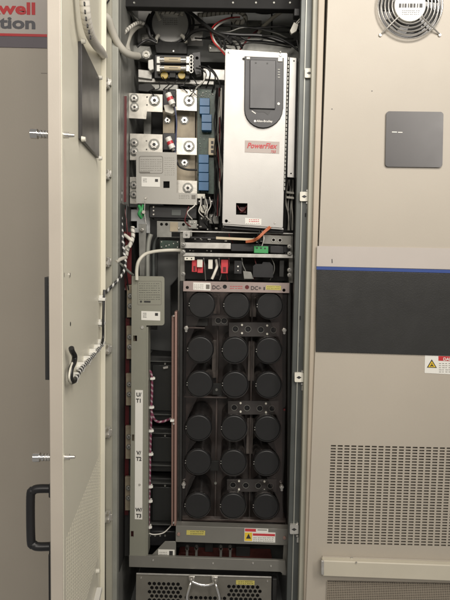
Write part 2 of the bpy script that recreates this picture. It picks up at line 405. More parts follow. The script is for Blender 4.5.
# ================================================================ LEFT CABINET
lc = thing('electrical_cabinet', 'beige cabinet at the far left, behind the open door, with red and grey lettering', 'cabinet', (-.7, 0, ZB), 'beige electrical cabinets in a row')
lx1 = at(103, 300, YR).x
part('front_panel', MB().wbox(lx1-.60, lx1, YR, YR+.002, ZB, ZT), 'beige', lc, .0006)
part('cabinet_body', MB().wbox(lx1-.60, lx1, YR+.004, .55, ZB, ZT), 'beige2', lc)
sg = part('sign_plate', MB().box(-70, -30, 70, 34, YR-.002, .0018), 'mauve', lc)
part('red_stripe', MB().box(-70, 33.2, 70, 35.8, YR-.0034, .0032), 'red', sg)
part('grey_stripe', MB().box(-70, 35.9, 70, 47, YR-.0024, .0022), 'greyband', sg)
part('lettering', text_mesh('Rockwell', 36, 14.4, 10.6, YR-.002, 'RIGHT', bold=.034, sx=1.44), 'red', sg, label='bold red word on the sign')
part('lettering', text_mesh('Automation', 36, 28.8, 10.6, YR-.002, 'RIGHT', bold=.034, sx=1.44), 'grey', sg, label='bold grey word on the sign')
part('paint_chip', MB().box(41, 73, 47, 73.5, YR-.0004, .0004), 'inkl', lc)

# ================================================================ CENTRE CABINET
cc = thing('electrical_cabinet', 'open cabinet in the middle with its door swung out and drive equipment inside', 'cabinet', (-.05, 0, ZB), 'beige electrical cabinets in a row')
WL, WR, YBK = at(117.5, 300, 0).x, at(304, 300, 0).x, .55
part('back_panel', MB().wbox(WL, WR, YBK, YBK+.01, ZB, ZT), 'inner', cc)
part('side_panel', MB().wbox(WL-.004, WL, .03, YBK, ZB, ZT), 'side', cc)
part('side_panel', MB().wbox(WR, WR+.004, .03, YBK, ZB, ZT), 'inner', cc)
part('top_panel', MB().wbox(WL, WR, .03, YBK, ZT-.01, ZT), 'inner', cc)
part('upper_rear_panel', MB().box(115, -30, 306, 62, .36, .004), 'inner', cc, .001)
part('darkening_liner', MB().wbox(WL+.0005, WL+.003, .035, .5, at(120, 560, .1).z, at(120, 205, .1).z), 'innerdark', cc)  # black sheet added to darken the lower left wall
part('floor_panel', MB().wbox(WL, WR, .03, YBK, ZB, ZB+.01), 'inner', cc)
def vpoly(xa, xb, xc, xd, Y, t, ya=-60, yb=680):    # post: x at y=0 (xa,xb) and at y=600 (xc,xd), extended
    f = lambda x0, x1, y: x0+(x1-x0)*y/600
    return MB().poly([(f(xa, xc, ya), ya), (f(xb, xd, ya), ya), (f(xb, xd, yb), yb), (f(xa, xc, yb), yb)], Y, t)
part('frame_post', vpoly(103.2, 111.5, 105.5, 112, -.012, .02), 'olive', cc, .002)
part('frame_post', vpoly(111.2, 118.5, 111.8, 116.8, 0, .03), 'postgrey', cc, .002)
pr = part('frame_post', vpoly(301, 313.5, 286.5, 298.8, .02, .02), 'postdark', cc, .002)
part('frame_lip', vpoly(306, 307, 291.5, 292.4, .016, .004), 'postgrey', pr)
part('frame_post', vpoly(313, 318.6, 298.5, 303.8, -.002, .03), 'olive', cc, .002)
part('frame_trim', vpoly(318.4, 325, 303.6, 307.8, -.014, .03), 'beige2', cc, .0025)
tb = part('top_beam', MB().poly([(112, -40), (318, -40), (305, 9.5), (118, 6.5)], .10, .03), 'void', cc, .002)
for x in (134, 233, 256, 274, 290): screw(x, 2.5, 1.2, .10, tb, 'galvd')
# post holes
for (x, y) in ((310.5, 95), (311.8, 119), (305.5, 215), (300, 318), (298.5, 345)):
    part('post_hole', MB().box(x-.6, y-2, x+.6, y+2, .0192, .0006), 'void', cc)
# strike plates
for (x, y) in ((309.2, 73), (304.3, 196.5), (299, 377.5), (294.2, 529.5)):
    k = part('strike_plate', plate_mesh(rrect(x-4.3, y-4.8, x+4.3, y+4.6, 1), [], .010, .009), 'nylon' if y < 500 else 'galv', cc, .0008)
    part('strike_slot', MB().poly([(x-2.6, y), (x, y-1.5), (x+2.6, y), (x, y+1.5)], .0094, .0005), 'ink', k)
    part('strike_screw', MB().cyl(x+3.2, y-6, 1.1, .013, .006, 12).cyl(x+3, y+6.5, 1.1, .013, .006, 12).box(x+2.6, y+8, x+4.4, y+13, .016, .003), 'steel', k)
# hinges
for (x, y) in ((106, 82), (106, 174), (106, 262), (106.5, 349.5), (106.8, 433), (107, 518)):
    k = part('hinge', MB().box(x-2.6, y-4.5, x+2.4, y+5, -.036, .020), 'galv', cc, .001)
    part('hinge_pin', MB().cyl(x+.6, y-3, 1.4, -.042, .012, 12).cyl(x+.6, y+3.2, 1.4, -.042, .012, 12), 'steel', k)
    part('hinge_leaf', MB().box(x+2.0, y-3.5, x+5, y+3, -.026, .012), 'steel', k, .0008)

# ---- door (swung out)
AL = math.radians(4.6)
U = Vector((math.sin(AL), -math.cos(AL), 0)); NN = Vector((math.cos(AL), math.sin(AL), 0))
HG = at(104.5, 300, -.02); HG.z = 0
def dray(px, py, w=0):
    d = ray(px, py); t = (HG+NN*w-CAM).dot(NN)/d.dot(NN); P = CAM+d*t; q = P-HG
    return q.dot(U), P.z
def dp(s, z, w=0): return HG+U*s+NN*w+Vector((0, 0, z))
LD = dray(62, 300)[0]
def dbox(mb, s0, s1, w0, w1, z0, z1):
    vs = [dp(s, z, w) for z in (z0, z1) for s, w in ((s0, w0), (s1, w0), (s1, w1), (s0, w1))]
    mb.add(vs, [(0, 3, 2, 1), (4, 5, 6, 7), (0, 1, 5, 4), (1, 2, 6, 5), (2, 3, 7, 6), (3, 0, 4, 7)]); return mb
def dcyl(mb, s, z, r, w0, w1, n=14, r2=None):
    r2 = r2 or r
    A = [dp(s+r*math.cos(2*PI*i/n), z+r*math.sin(2*PI*i/n), w0) for i in range(n)]
    B = [dp(s+r2*math.cos(2*PI*i/n), z+r2*math.sin(2*PI*i/n), w1) for i in range(n)]
    mb.add(A+B, [list(range(n)), list(range(2*n-1, n-1, -1))]+[[(i+1) % n, i, i+n, (i+1) % n+n] for i in range(n)]); return mb
print('DOOR L', LD)
vt = (dray(102, 447)[1]+dray(66, 538)[1])/2; vb = dray(102, 545)[1]
print('vent', vt, vb, dray(102, 447), dray(66, 538))
dxs = [0.012, .04]; s = .04
while s+.0195 < LD-.03: dxs += [s+.0135, s+.0195]; s += .0195
dxs.append(LD)
dzs = [ZB+.03, vb]; z = vb; rp = .0080
while z+rp < vt: dzs += [z+rp*.55, z+rp]; z += rp
dzs.append(ZT-.04); nx, nz = len(dxs), len(dzs)
hf = lambda i, j: (i % 2 == 1 and 1 <= i < nx-2 and j % 2 == 1 and 1 <= j < nz-2)
mb = MB(); grid(mb, dxs, dzs, hf, lambda x, z, w: dp(x, z, -.005+w), .002)
door = part('door', mb, 'cream', cc, label='cream inner face of the open door')
mb = MB(); grid(mb, dxs, dzs, hf, lambda x, z, w: dp(x, z, -.0225+w), .002)
part('outer_skin', mb, 'beige', door)
part('door_filter', dbox(MB(), .03, LD-.02, -.016, -.0085, vb-.02, vt+.02), 'meshd', door)
part('free_edge', dbox(MB(), LD, LD+.004, -.0225, .0, ZB+.03, ZT-.04), 'edge', door, .0015)
dbx = MB(); dbox(dbx, -.006, .05, -.003, .002, ZB+.03, ZT-.04); dbox(dbx, .05, .056, -.003, .010, ZB+.03, ZT-.04)
part('hinge_flange', dbx, 'cream', door, .001)
dbx = MB(); dbox(dbx, LD-.014, LD, -.003, .001, ZB+.03, ZT-.04)
part('edge_lip', dbx, 'cream', door, .0008)
# window back plate
s1, zt1 = dray(79.5, 38); s2, zt2 = dray(97.3, 80); _, zb1 = dray(80, 138); _, zb2 = dray(97, 159)
print('window', s1, s2, zt1, zt2, zb1, zb2)
wzt, wzb = (zt1+zt2)/2, (zb1+zb2)/2
wp = part('window_back_plate', dbox(MB(), s2, s1, -.003, .005, wzb, wzt), mat('window_plate', (.028, .026, .026), .35), door, .001)
for s, z in ((s1, wzt), (s2, wzt), (s1, wzb), (s2, wzb)):
    part('screw', dcyl(MB(), s, z, .006, .004, .012, 12, .0045), 'nylon', wp)
for (px, py, c) in ((65, 275, 'steel'), (71, 275, 'steel'), (64, 372, 'steel'), (65, 329, 'void'), (72, 324, 'void'), (64.5, 154, 'void'), (65, 471, 'void')):
    s, z = dray(px, py); part('rivet' if c == 'steel' else 'hole', dcyl(MB(), s, z, .0045, -.0032, -.0015 if c == 'steel' else -.0028, 12), c, door)
# captive latch screws
for (px, py) in ((60, 135), (61, 457)):
    s, z = dray(px+3, py)
    k = part('latch_screw', dcyl(dcyl(dcyl(MB(), s, z, .0050, -.050, -.02), s, z, .0088, -.056, -.043, 18), s, z, .0072, -.0405, -.036, 18), 'chrome', door, .0008)
    part('latch_spring', dcyl(dcyl(dcyl(MB(), s, z, .0072, -.034, -.031, 18), s, z, .0072, -.029, -.026, 18), s, z, .0090, -.024, -.0226, 18), 'steel', k)
    part('latch_tip', dcyl(dcyl(MB(), s, z, .0058, 0, .010, 12), s, z, .0040, .010, .020, 12, .0030), 'steel', k)
# handle: outside of the door near its free edge
sH, zH1 = dray(57, 489, -.0225); _, zH0 = dray(57, 549, -.0225); sH = LD-.03; zH1 += .012; zH0 += .018
W0, W1 = -.0225, -.066
pts = [dp(sH, zH1, W0), dp(sH, zH1, W1+.014), dp(sH, zH1-.004, W1+.005), dp(sH, zH1-.014, W1), dp(sH, zH0+.014, W1), dp(sH, zH0+.004, W1+.005), dp(sH, zH0, W1+.014), dp(sH, zH0, W0)]
hd = MB().tube(pts, .0082, k=16, sub=6)
part('handle', hd, 'black', door)
part('handle_foot', dbox(dbox(MB(), sH-.013, sH+.013, -.030, -.0226, zH1-.013, zH1+.013), sH-.013, sH+.013, -.030, -.0226, zH0-.013, zH0+.013), 'black', door, .002)
_, za = dray(50, 277, -.0225); _, zc = dray(50, 380, -.0225)
part('outer_trim', dbox(MB(), LD-.03, LD-.002, -.031, -.0227, zc, za), 'band', door, .001)
_, za = dray(52, 553, -.0225)
part('seal_strip', dbox(MB(), LD-.03, LD-.004, -.028, -.0227, ZB+.04, za), 'blackm', door, .001)
# white rail near the bottom
sA, zA = dray(97, 592); part('inner_rail', dbox(MB(), sA-.012, sA+.25, -.003, .012, zA-.004, zA+.006), 'white', door, .001)
s, z = dray(97.5, 571); part('rivet', dcyl(MB(), s, z, .006, -.003, .006, 12), 'nylon', door)

# door cable (hangs from the door on tie mounts)
def dpt3(px, py, w=.01): s, z = dray(px, py, w); return dp(s, z, w)
dc = thing('door_cable', 'black and white cable tied down the inside of the open door', 'cable', dpt3(104, 345))
part('cable_run', MB().tube([dpt3(104.3, 290), dpt3(103.8, 300), dpt3(103.2, 322), dpt3(103, 338), dpt3(101.5, 345)], .0035), 'cabblack', dc)
part('braided_run', MB().tube([dpt3(101.5, 345), dpt3(96, 352), dpt3(89, 360), dpt3(82, 368), dpt3(77, 376), dpt3(74.5, 380.5)], .0045), 'bw', dc)
part('cable_loop', MB().tube([dpt3(74.5, 380.5), dpt3(72, 381.5), dpt3(70.5, 378), dpt3(71, 369), dpt3(74, 362), dpt3(74.5, 356), dpt3(72, 351), dpt3(71.3, 348)], .0052), 'cabblack', dc)
part('cable_loop', MB().tube([dpt3(76.5, 379), dpt3(71.8, 382.8), dpt3(69.3, 379), dpt3(69.8, 371), dpt3(72.2, 363)], .0020), 'cabwhite', dc)
for (px, py) in ((103.3, 299), (103, 323), (102.5, 343), (98.5, 348.5), (94, 353), (88.5, 360.5), (82.5, 367), (76, 377.5)):
    s, z = dray(px, py, .008); part('tie_mount', dbox(dbox(MB(), s-.012, s+.012, -.003, .014, z-.004, z+.004), s-.004, s+.004, -.003, .012, z-.010, z+.010), 'white', dc, .001)

# ================================================================ ribbed duct and sleeves at the top left
def wire(name, pts, rp, m, label, cat='cable', group=None, **kw):
    o = link(name, MB().ptube(pts, rp, **kw), m); return tag(o, label, cat, group)
wd = thing('ribbed_cable_duct', 'white ribbed cable duct with dark slots curving down the open door', 'cable duct', dpt3(88, 20))
part('duct', MB().tube([dpt3(83, -25, .02), dpt3(84.5, 0, .02), dpt3(86.2, 18, .02), dpt3(90, 34, .02), dpt3(96, 45, .018), dpt3(101, 51, .012), dpt3(104, 56, -.002)], .0100, k=16), 'ribbed', wd)
sl = MB()
for (px, py) in ((86.0, 4), (86.6, 12), (87.6, 19), (89, 26), (90.6, 32), (91.8, 37.5)):
    s, z = dray(px, py, .032); dbox(sl, s-.003, s+.003, .028, .0305, z-.003, z+.003)
part('slots', sl, 'ink', wd)
wire('grey_sleeve', [(99, 75, -.03), (99.8, 50, -.04), (100, 30, -.05), (103, 17, -.05), (108, 19, -.04), (112, 30, -.02), (117, 42, .0), (124, 51, .02), (131, 55, .05), (138, 56, .1)], 3.6, 'cabgrey', 'thick grey fabric sleeve looping from the door into the cabinet top', 'cable sleeve', k=16)
wire('thin_wire', [(97, -10, -.05), (99, 8, -.05), (106, 4, -.03), (111, -3, 0)], .8, 'cabblack', 'thin black wire above the grey sleeve at the top left')
wire('thin_wire', [(107, -10, .0), (107, 6, .0), (106.5, 16, .0)], .6, 'wred', 'thin red brown wire dropping into the grey sleeve')
wire('spiral_wrap_cable', [(112, 50, .03), (118, 40, .06), (124, 33, .1), (132, 26, .14), (139, 22.5, .18), (144, 24, .2)], 2.0, 'spiral', 'white spiral wrapped cable rising diagonally at the upper left', k=12)
wire('grey_hose', [(128, 52, .1), (127, 44, .14), (130, 34, .18), (136, 27, .2), (141, 25, .22)], 2.8, 'cabgrey', 'curved grey hose below the diagonal spiral wrapped cable', 'hose', k=14)
wire('black_cable', [(143, 23, .2), (148, 28, .2), (150, 36, .2), (156, 42, .2)], 1.7, 'cabblack', 'black cable bent down left of the round blower')
wire('black_cable', [(137, 47, .18), (143, 42, .18), (149, 40, .19), (156, 43, .2)], 1.2, 'cabblack', 'short black cable under the left side of the round blower')

# ================================================================ blower at top
bw = thing('round_blower', 'round grey blower disc in black ring clamped to a steel plate at the top', 'blower', at(170, 44, .30))
part('mounting_plate', MB().poly([(136, 4), (203, 6), (203, 46), (136, 44)], .33, .004), mat('plate_zinc', (.72, .71, .68), .35, metal=.3), bw, .001)
part('ring', MB().ring(170, 24, 18.8, 2.2, .28, 56, 12), 'keypad', bw)
part('disc', MB().cyl(170, 23.5, 17.5, .27, .03, 48, 19), 'discgrey', bw, .002)
part('nameplate', MB().poly([(162, 13), (177, 13.8), (178, 17), (163, 16)], .2685, .0012), 'white', bw)
part('nameplate_print', lines(MB(), 163, 18, 178, 25, 4, .270, .6, 3, 3), 'ink', bw)
for pts in ([(155.5, 6), (157, 13), (160, 20)], [(187, 6), (183.5, 9), (181.5, 15)], [(155.5, 43), (157, 37), (159.5, 35)], [(186.5, 43), (183.5, 37), (181, 35)]):
    part('clamp', MB().ptube([(x, y, .255) for x, y in pts], 1.7), 'nylon', bw)
part('bracket', MB().poly([(154, 41), (187, 42), (187, 54), (156, 53)], .26, .02), 'blackm', bw, .002)
screw(173.5, 51, 1.1, .26, bw)
tag(link('grey_gear_housing', MB().poly([(126, 44), (150, 46), (152, 54), (146, 60), (128, 56)], .24, .03), 'galvd', None, .003), 'dull grey metal bracket left of the black blower bracket', 'bracket')
cl = thing('cable_gland', 'round cable gland with white ring under the grey bracket', 'cable gland', at(146, 55, .22))
part('nut', MB().cyl(146, 54.5, 4.2, .215, .02, 8), 'galv', cl, .001); part('gland_ring', MB().ring(146, 54.5, 2.2, .8, .212, 24), 'nylon', cl)
tag(link('white_relay', MB().poly([(148, 60), (153, 59), (153.5, 69), (150, 70.5), (148, 68)], .2, .03), 'white', None, .002), 'small white plastic block left of the fuse holder', 'block')
# ================================================================ fuse block
fb = thing('fuse_block', 'black fuse holder with two white cartridge fuses and amber lenses', 'fuse holder', at(172, 79, .2))
part('base', MB().box(154, 54.5, 190, 79, .215, .04), 'black', fb, .003)
for (y0, y1) in ((57.3, 62.2), (65.8, 70.4)):
    yc = (y0+y1)/2; r = (y1-y0)/2*mm(.19)
    a, b = at(163.5, yc, .19), at(182, yc+.4, .19)
    fu = part('fuse', MB().tube([a, b], r, k=18, smooth=False), 'beigec', fb)
    c0, c1, d0, d1 = at(160, yc, .19), at(164.5, yc, .19), at(181, yc+.4, .19), at(186, yc+.4, .19)
    part('fuse_cap', MB().tube([c0, c1], r*1.12, k=18, smooth=False).tube([d0, d1], r*1.12, k=18, smooth=False), 'steel', fu)
    part('fuse_clip', MB().box(156.5, y0-1, 160, y1+1, .185, .03), 'galv', fb, .001); part('fuse_clip', MB().box(186, y0-1, 189.5, y1+1, .185, .03), 'galv', fb, .001)
    part('fuse_print', MB().box(169, yc-.8, 178, yc-.3, .1818, .0003), 'inkl', fu)
for x in (160.5, 177.8): part('lens', MB().cyl(x+3.8, 75, 3.6, .205, .01, 20).box(x+1, 74.8, x+7, 77.5, .206, .008), 'lens', fb, .001)
part('divider', MB().box(169.5, 71.5, 175.5, 77.5, .2, .015), 'blackm', fb, .001)
tag(link('mounting_rail', MB().poly([(138, 77.5), (214, 80.5), (214, 85), (138, 82)], .24, .02), 'galv', None, .002), 'galvanised mounting rail under the fuse holder', 'rail')
tag(link('steel_bracket', MB().poly([(138, 69), (152, 70.5), (152, 79.5), (138, 77.5)], .23, .03), 'galv', None, .002), 'pale steel bracket on the left end of the mounting rail', 'bracket')
tag(link('steel_bracket', MB().poly([(203, 68), (225, 69.5), (225, 80.5), (203, 79)], .23, .03), 'galv', None, .002), 'pale steel bracket between the fuse holder and the drive cover', 'bracket')
tag(link('black_clamp', plate_mesh([(192.5, 53), (200, 52), (201, 73), (196, 74.5), (193, 66)], [circ(197, 58, 1.6)], .19, .03), 'black', None, .0015), 'black plastic clamp right of the fuse holder', 'clamp')
sp = thing('spring_terminal', 'ribbed metal terminal beside the right ends of the fuses', 'terminal', at(191, 65, .19))
for y in (57, 60.5, 64, 67.5, 71): part('rib', MB().ring(191.3, y, 1.6, .6, .186, 20, 6), 'galv', sp)
for i, (a, b, c, m, lab) in enumerate((((196, 68), (206, 74), (200, 87), 'cabblack', 'nearest the fuse holder'), ((199, 66), (210, 72), (206, 88), 'cabblack', 'second from the fuse holder'),
        ((203, 67), (215, 76), (212, 92), 'cabblack', 'curling over the green circuit board'), ((205, 70), (204, 80), (196, 88), 'wwhite', 'pale, crossing over the mounting rail'), ((208, 66), (219, 82), (221, 100), 'cabblack', 'nearest the drive cover'))):
    wire('control_wire', [(*a, .17), ((a[0]+b[0])/2+1, (a[1]+b[1])/2-1.5, .165), (*b, .165), ((b[0]+c[0])/2+1, (b[1]+c[1])/2, .17), (*c, .19)], .75, m, 'thin control wire '+lab, 'wire', 'thin control wires beside the fuse holder')

# ================================================================ tin plated bus connections, upper left
YP = .17
def busplate(outline, bolts, label, Y=YP, holes=(), t=.006, big=4.6, m='tin'):
    P = thing('bus_bar_plate', label, 'bus bar', at(sum(p[0] for p in outline)/len(outline), max(p[1] for p in outline), Y), 'bolted bus bar plates')
    part('plate', plate_mesh(outline, [circ(*h) for h in holes], Y, t), m, P, .0008)
    for (x, y, r) in bolts: bolt(x, y, r, Y, P)
    return P
busplate([(128, 93), (162.5, 94.5), (162.5, 112), (147, 111.5), (146, 119), (128, 118)], [(134, 98, 3.9), (134.4, 107, 3.9), (154.4, 100.3, 4.9)], 'left bus bar plate of the top row, with three bolts', holes=[(147, 97, .8), (147, 105, .8)])
busplate([(176.5, 89), (196.8, 90), (196.8, 111), (176.5, 110)], [(189, 100.5, 4.9)], 'square bus bar plate of the top row beside the green board')
busplate([(130, 133.5), (162.5, 134.5), (162.5, 153), (136.5, 152.5), (136.5, 160), (130, 160)], [(134, 142.7, 3.9), (134, 151.5, 3.9), (154, 144.4, 4.9)], 'left bus bar plate of the middle row, above the riveted shroud', holes=[(146.5, 141, .8), (146.5, 149.5, .8)])
busplate([(176.5, 137.5), (196.8, 138), (196.8, 155), (176.5, 154.5)], [(189, 146.3, 4.9)], 'square bus bar plate of the middle row beside the green board')
busplate([(130, 177), (137.5, 177), (137.5, 204), (130, 203.5)], [(133.8, 185, 3.7), (133.8, 194.5, 3.7)], 'narrow bus bar plate with two bolts left of the shroud')
busplate([(176.5, 180), (197, 181), (197, 194), (176.5, 193.5)], [(187.8, 188, 4.6)], 'square bus bar plate of the bottom row beside the green board')
busplate([(176.5, 111), (195, 112), (195, 138), (176.5, 137)], [(184.5, 120, 3.9)], 'tan bus bar strip between the top and middle square plates', Y=.21, m='tan')
busplate([(176.5, 154), (195, 155), (195, 181), (176.5, 180)], [(184.5, 162.5, 3.9)], 'tan bus bar strip between the middle and bottom square plates', Y=.21, m='tan')
busplate([(163, 110), (174.5, 111), (174.5, 137), (163, 136)], [(167.5, 120, 3.4)], 'narrow tan bus bar strip under the upper white cartridge', Y=.22, m='tan')
# vertical supports
tag(link('support_column', MB().box(143.5, 84, 151, 160, .26, .03), 'galvd', None, .002), 'grey vertical support behind the upper left bus bars', 'support')
tag(link('support_column', MB().box(195.5, 90, 199, 205, .225, .03), 'tan', None, .002), 'thin tan support beside the green circuit board', 'support')
tag(link('black_module', MB().box(151.5, 84, 163, 160, .30, .08), 'blackm', None, .003), 'black module filling the gap behind the upper bus bars', 'module')
tag(link('black_module', MB().box(163, 86, 196, 205, .30, .08), 'blackm', None, .003), 'large black module behind the square bus bar plates', 'module')
tag(link('connector_strip', MB().box(146, 84, 178, 91, .2, .05), 'galvd', None, .003), 'dull grey strip above the top row of bus bars', 'strip')
tag(link('contact_block', MB().poly([(138, 84), (150, 83), (155, 88), (148, 92), (138, 91)], .19, .04), 'blackm', None, .002), 'dark contact block on the left under the mounting rail', 'block')
for (y, lab) in ((94, 'upper'), (138, 'lower')):
    ct = thing('cartridge', f'white and red cartridge tilted between the {lab} bolted plates', 'cartridge', at(172, y+13, .15), 'tilted white and red cartridges')
    a, b, c, d, e = [at(x, yy, .15) for x, yy in ((167.8, y-.5), (169.5, y+3.5), (170.8, y+6.5), (172.6, y+10.5), (173.8, y+13))]
    part('body', MB().tube([a, b], .0095, smooth=False, k=16).tube([c, d], .0095, smooth=False, k=16), 'white', ct)
    part('red_band', MB().tube([b, c], .0098, smooth=False, k=16), 'redc', ct)
    part('tip', MB().tube([d, e], .0055, smooth=False, k=14), 'inkl', ct)
    part('backing', MB().box(163, y-5, 176, y+12, .2, .01), 'black', ct, .001)
tag(link('nylon_spacer', MB().poly([(163.5, 105), (170, 104), (177, 107), (176, 111), (172, 114), (165, 112)], .165, .03), 'nylon', None, .002), 'white nylon spacer below the upper cartridge', 'spacer')
wire('blue_sleeve_wire', [(174, 103, .16), (176.5, 120, .16), (176, 135, .16), (175, 152, .16), (177, 162, .16)], .8, mat('dark_blue_wire', (.02, .03, .09), .4), 'dark blue wire running down between the bus bars', 'wire')
wire('black_cable', [(177, 162, .16), (180, 167, .155), (187, 169.5, .155), (197, 170, .16)], 1.0, 'cabblack', 'black cable curving right to the lower blue relays')
# shroud
sh = thing('steel_shroud', 'pale grey steel shroud with etched data and a white sticker, upper left', 'shroud', at(156, 204, .14))
part('sheet', plate_mesh([(136.2, 151.5), (176.8, 152.5), (176.8, 192.5), (197, 193.5), (197, 205), (136.2, 203.3)], [rect(163.3, 181.2, 169.6, 188), circ(145.5, 198, 1)], .14, .004), 'shroud', sh, .001)
part('etched_frame', plate_mesh(rrect(139, 156, 163, 173.5, 2), [rrect(139.5, 156.5, 162.5, 173, 1.8)], .1394, .0005), 'inkl', sh)
part('etched_print', lines(MB(), 140.5, 158.5, 162, 171.5, 6, .14, .5, 11, 4), 'inkl', sh)
part('etched_print', MB().box(140, 171.6, 150, 173.2, .1392, .0006), 'inkl', sh)
part('etched_print', lines(MB(), 164.5, 157, 175, 176, 9, .14, .35, 12, 2), 'inkl', sh)
st = part('sticker', MB().poly([(141.5, 176.6), (160, 177.2), (160, 187), (141.5, 186.5)], .139, .0006), 'white', sh)
part('sticker_print', lines(MB(), 143, 178.3, 147, 182.5, 3, .139, .8, 13, 1).box(155, 179, 158, 181.8, .1384, .0005), 'ink', st)
part('corner_print', lines(MB(), 179, 194.5, 190, 199, 3, .14, .5, 14, 2).box(191.5, 195, 195.5, 199, .1393, .0006), 'inkl', sh)
screw(145.5, 198, 1.6, .14, sh)
# ================================================================ green board with blue relays
gb = thing('circuit_board', 'tall green circuit board carrying blue relays left of the drive cover', 'circuit board', at(206, 195, .2))
part('board', MB().poly([(197.5, 89), (216, 90), (215, 194), (197.3, 193)], .195, .003), 'pcb', gb)
ys = [98, 106.2, 114.4, 122.6]
for i, y in enumerate(ys): part('relay', MB().box(199.6+(i//2)*2, y, 209.6+(i//2)*2, y+7.7, .165, .03), 'blueblk', gb, .001)
for i, y in enumerate([154.5, 163.6, 172.7, 181.8]): part('relay', MB().box(198.6, y, 208.6, y+8.6, .165, .03), 'blueblk', gb, .001)
cb = part('connector', MB().box(208.5, 138, 215.5, 155, .175, .02), 'beigec', gb, .001)
part('connector_pins', MB().box(211, 141, 213.5, 144, .1745, .001).box(211, 145.6, 213.5, 148.4, .1745, .001).box(211, 150, 213.5, 153, .1745, .001), 'ink', cb)
cm = MB(); rnd = random.Random(21)
for k in range(60):
    x, y = rnd.uniform(198.5, 213), rnd.choice([rnd.uniform(91, 97), rnd.uniform(131, 153), rnd.uniform(190, 193)]); w = rnd.uniform(.3, .9)
    if x > 207 and y > 136: continue
    part('component', MB().box(x, y, x+w, y+w*.8, .192, .003), 'galvd', gb)
tag(link('terminal_screw', MB().cyl(203.8, 209, 4, .15, .03, 20).cyl(203.8, 209, 1.8, .147, .004, 6), 'nylon', None, .001), 'white round terminal with a hex centre below the green board', 'terminal')
tag(link('nylon_tab', MB().box(197, 193.8, 205, 198.5, .16, .01), 'nylon', None, .001), 'white tab at the foot of the green circuit board', 'tab')

# ================================================================ drive unit
YD = .06
dr = thing('drive_unit', 'white steel drive cover with black keypad on the upper right', 'drive', at(253, 228, .2))
q = lambda u, v: ((226+61*u)*(1-v)+(222.7+59.6*u)*v, (49+4.2*u)*(1-v)+(223.6+4.2*u)*v)   # cover-relative
hole1 = [(236, 203), (247.5, 203.3), (247.3, 214.9), (236, 214.6)]
cov = part('cover', plate_mesh([q(0, 0), q(1, 0), q(1, 1), q(0, 1)], [hole1, circ(243.6, 59, 1.4), circ(226.3, 221, 1.6)], YD, .003), 'cover', dr, .001)
part('cover_side', MB().poly([(222.9, 223.8), (283, 228), (283.6, 229.6), (222.7, 225.2)], YD+.004, .002).poly([(225.4, 50), (226.6, 50), (223.4, 223), (222.2, 223)], YD+.004, .05).poly([(286.1, 54), (287.3, 54), (282.8, 227), (281.6, 227)], YD+.004, .05), 'cover', dr)
part('housing', MB().poly([(229, 54), (287.8, 57), (283, 222), (226, 219)], YD+.06, .25), 'blackm', dr, .003)
part('mouth', MB().poly([(224, 224), (284, 228), (284, 233), (224, 229)], YD+.02, .04), 'black', dr, .002)
part('window_part', MB().ptube([(237, 205, .08), (240, 210, .08), (243, 211, .08), (247, 206, .08)], .8).box(240, 207, 246, 213, .09, .01), 'darkred', dr)
screw(229, 52.3, 1.3, YD, cov); screw(280.5, 55, 1.5, YD, cov); screw(229.5, 221.5, 1, YD, cov); screw(275, 223, 1, YD, cov, 'galv')
screw(228.5, 52, .7, YD-.002, cov, 'ink'); screw(280.5, 51.8, 1.0, YD-.001, cov, 'galvd')
# keypad
ko = [(245.4, 57), (283, 58.6), (282.5, 108)]
for i in range(0, 13): a = PI*i/12; ko.append((263.6+18.6*math.cos(a)-.4*math.sin(a), 109+18.5*math.sin(a)))
ko.append((245, 106))
kp = part('keypad', plate_mesh(ko, [], YD-.010, .012), 'keypad', dr, .0012)
part('keypad_edge', plate_mesh([(264+(x-264)*1.045, 92+(y-92)*1.022) for x, y in ko], [], YD-.003, .003), 'ink', kp)
part('screen', MB().poly([(250, 59.5), (276, 60.3), (275.3, 109), (249.6, 108.3)], YD-.016, .007), mat('keypad_screen', (.036, .036, .039), .3), kp, .0015)
part('screen_tray', MB().poly([(252, 109), (272, 109.6), (268, 115), (264, 112), (258, 112)], YD-.0108, .001), 'black', kp)
part('keypad_light', MB().poly([(252, 110.5), (256, 113.2), (255.5, 114), (251.6, 111.2)], YD-.0112, .001), 'white', kp)
for y in (69, 71.6, 74.2, 76.8): part('button', MB().box(277.8, y, 280, y+.8, YD-.0112, .001), 'galvd', kp)
part('button', MB().cyl(278.6, 103.7, 1.3, YD-.0115, .002, 16), 'white', kp)
part('maker_name', text_mesh('Allen-Bradley', 256.5, 122, 2.0, YD-.0105, bold=.01), 'galv', kp)
part('maker_mark', MB().cyl(255, 121, 1.1, YD-.0108, .001, 8), 'galv', kp)
part('catch', MB().box(246.5, 56.8, 250, 59.2, YD-.013, .006).box(278, 57.8, 282.6, 61.4, YD-.013, .006), 'white', kp, .0006)
part('catch', MB().box(255, 62.2, 256.6, 63.6, YD-.0165, .001).box(266.5, 62.6, 268.1, 64, YD-.0165, .001), 'ink', kp)
nm = part('nameplate', MB().poly([(245, 140.3), (279.6, 141.8), (279.2, 153.6), (244.8, 152.2)], YD-.001, .001), mat('nameplate_grey', (.42, .36, .33), .4), dr)
part('lettering', text_mesh('PowerFlex', 246.8, 147.9, 5.0, YD-.0012, bold=.022, shear=.28, sx=.93), 'red', nm)
part('lettering', text_mesh('755', 270.5, 152.9, 2.4, YD-.0012, bold=.01, shear=.2), 'red', nm)
ws = part('sticker', MB().poly([(245, 217.8), (261.5, 218.9), (261.3, 225), (245, 224)], YD-.001, .0008), 'white', dr)
part('sticker_print', lines(MB(), 249, 218.8, 260, 222.4, 2, YD-.001, 1.1, 4, 2), 'redc', ws)
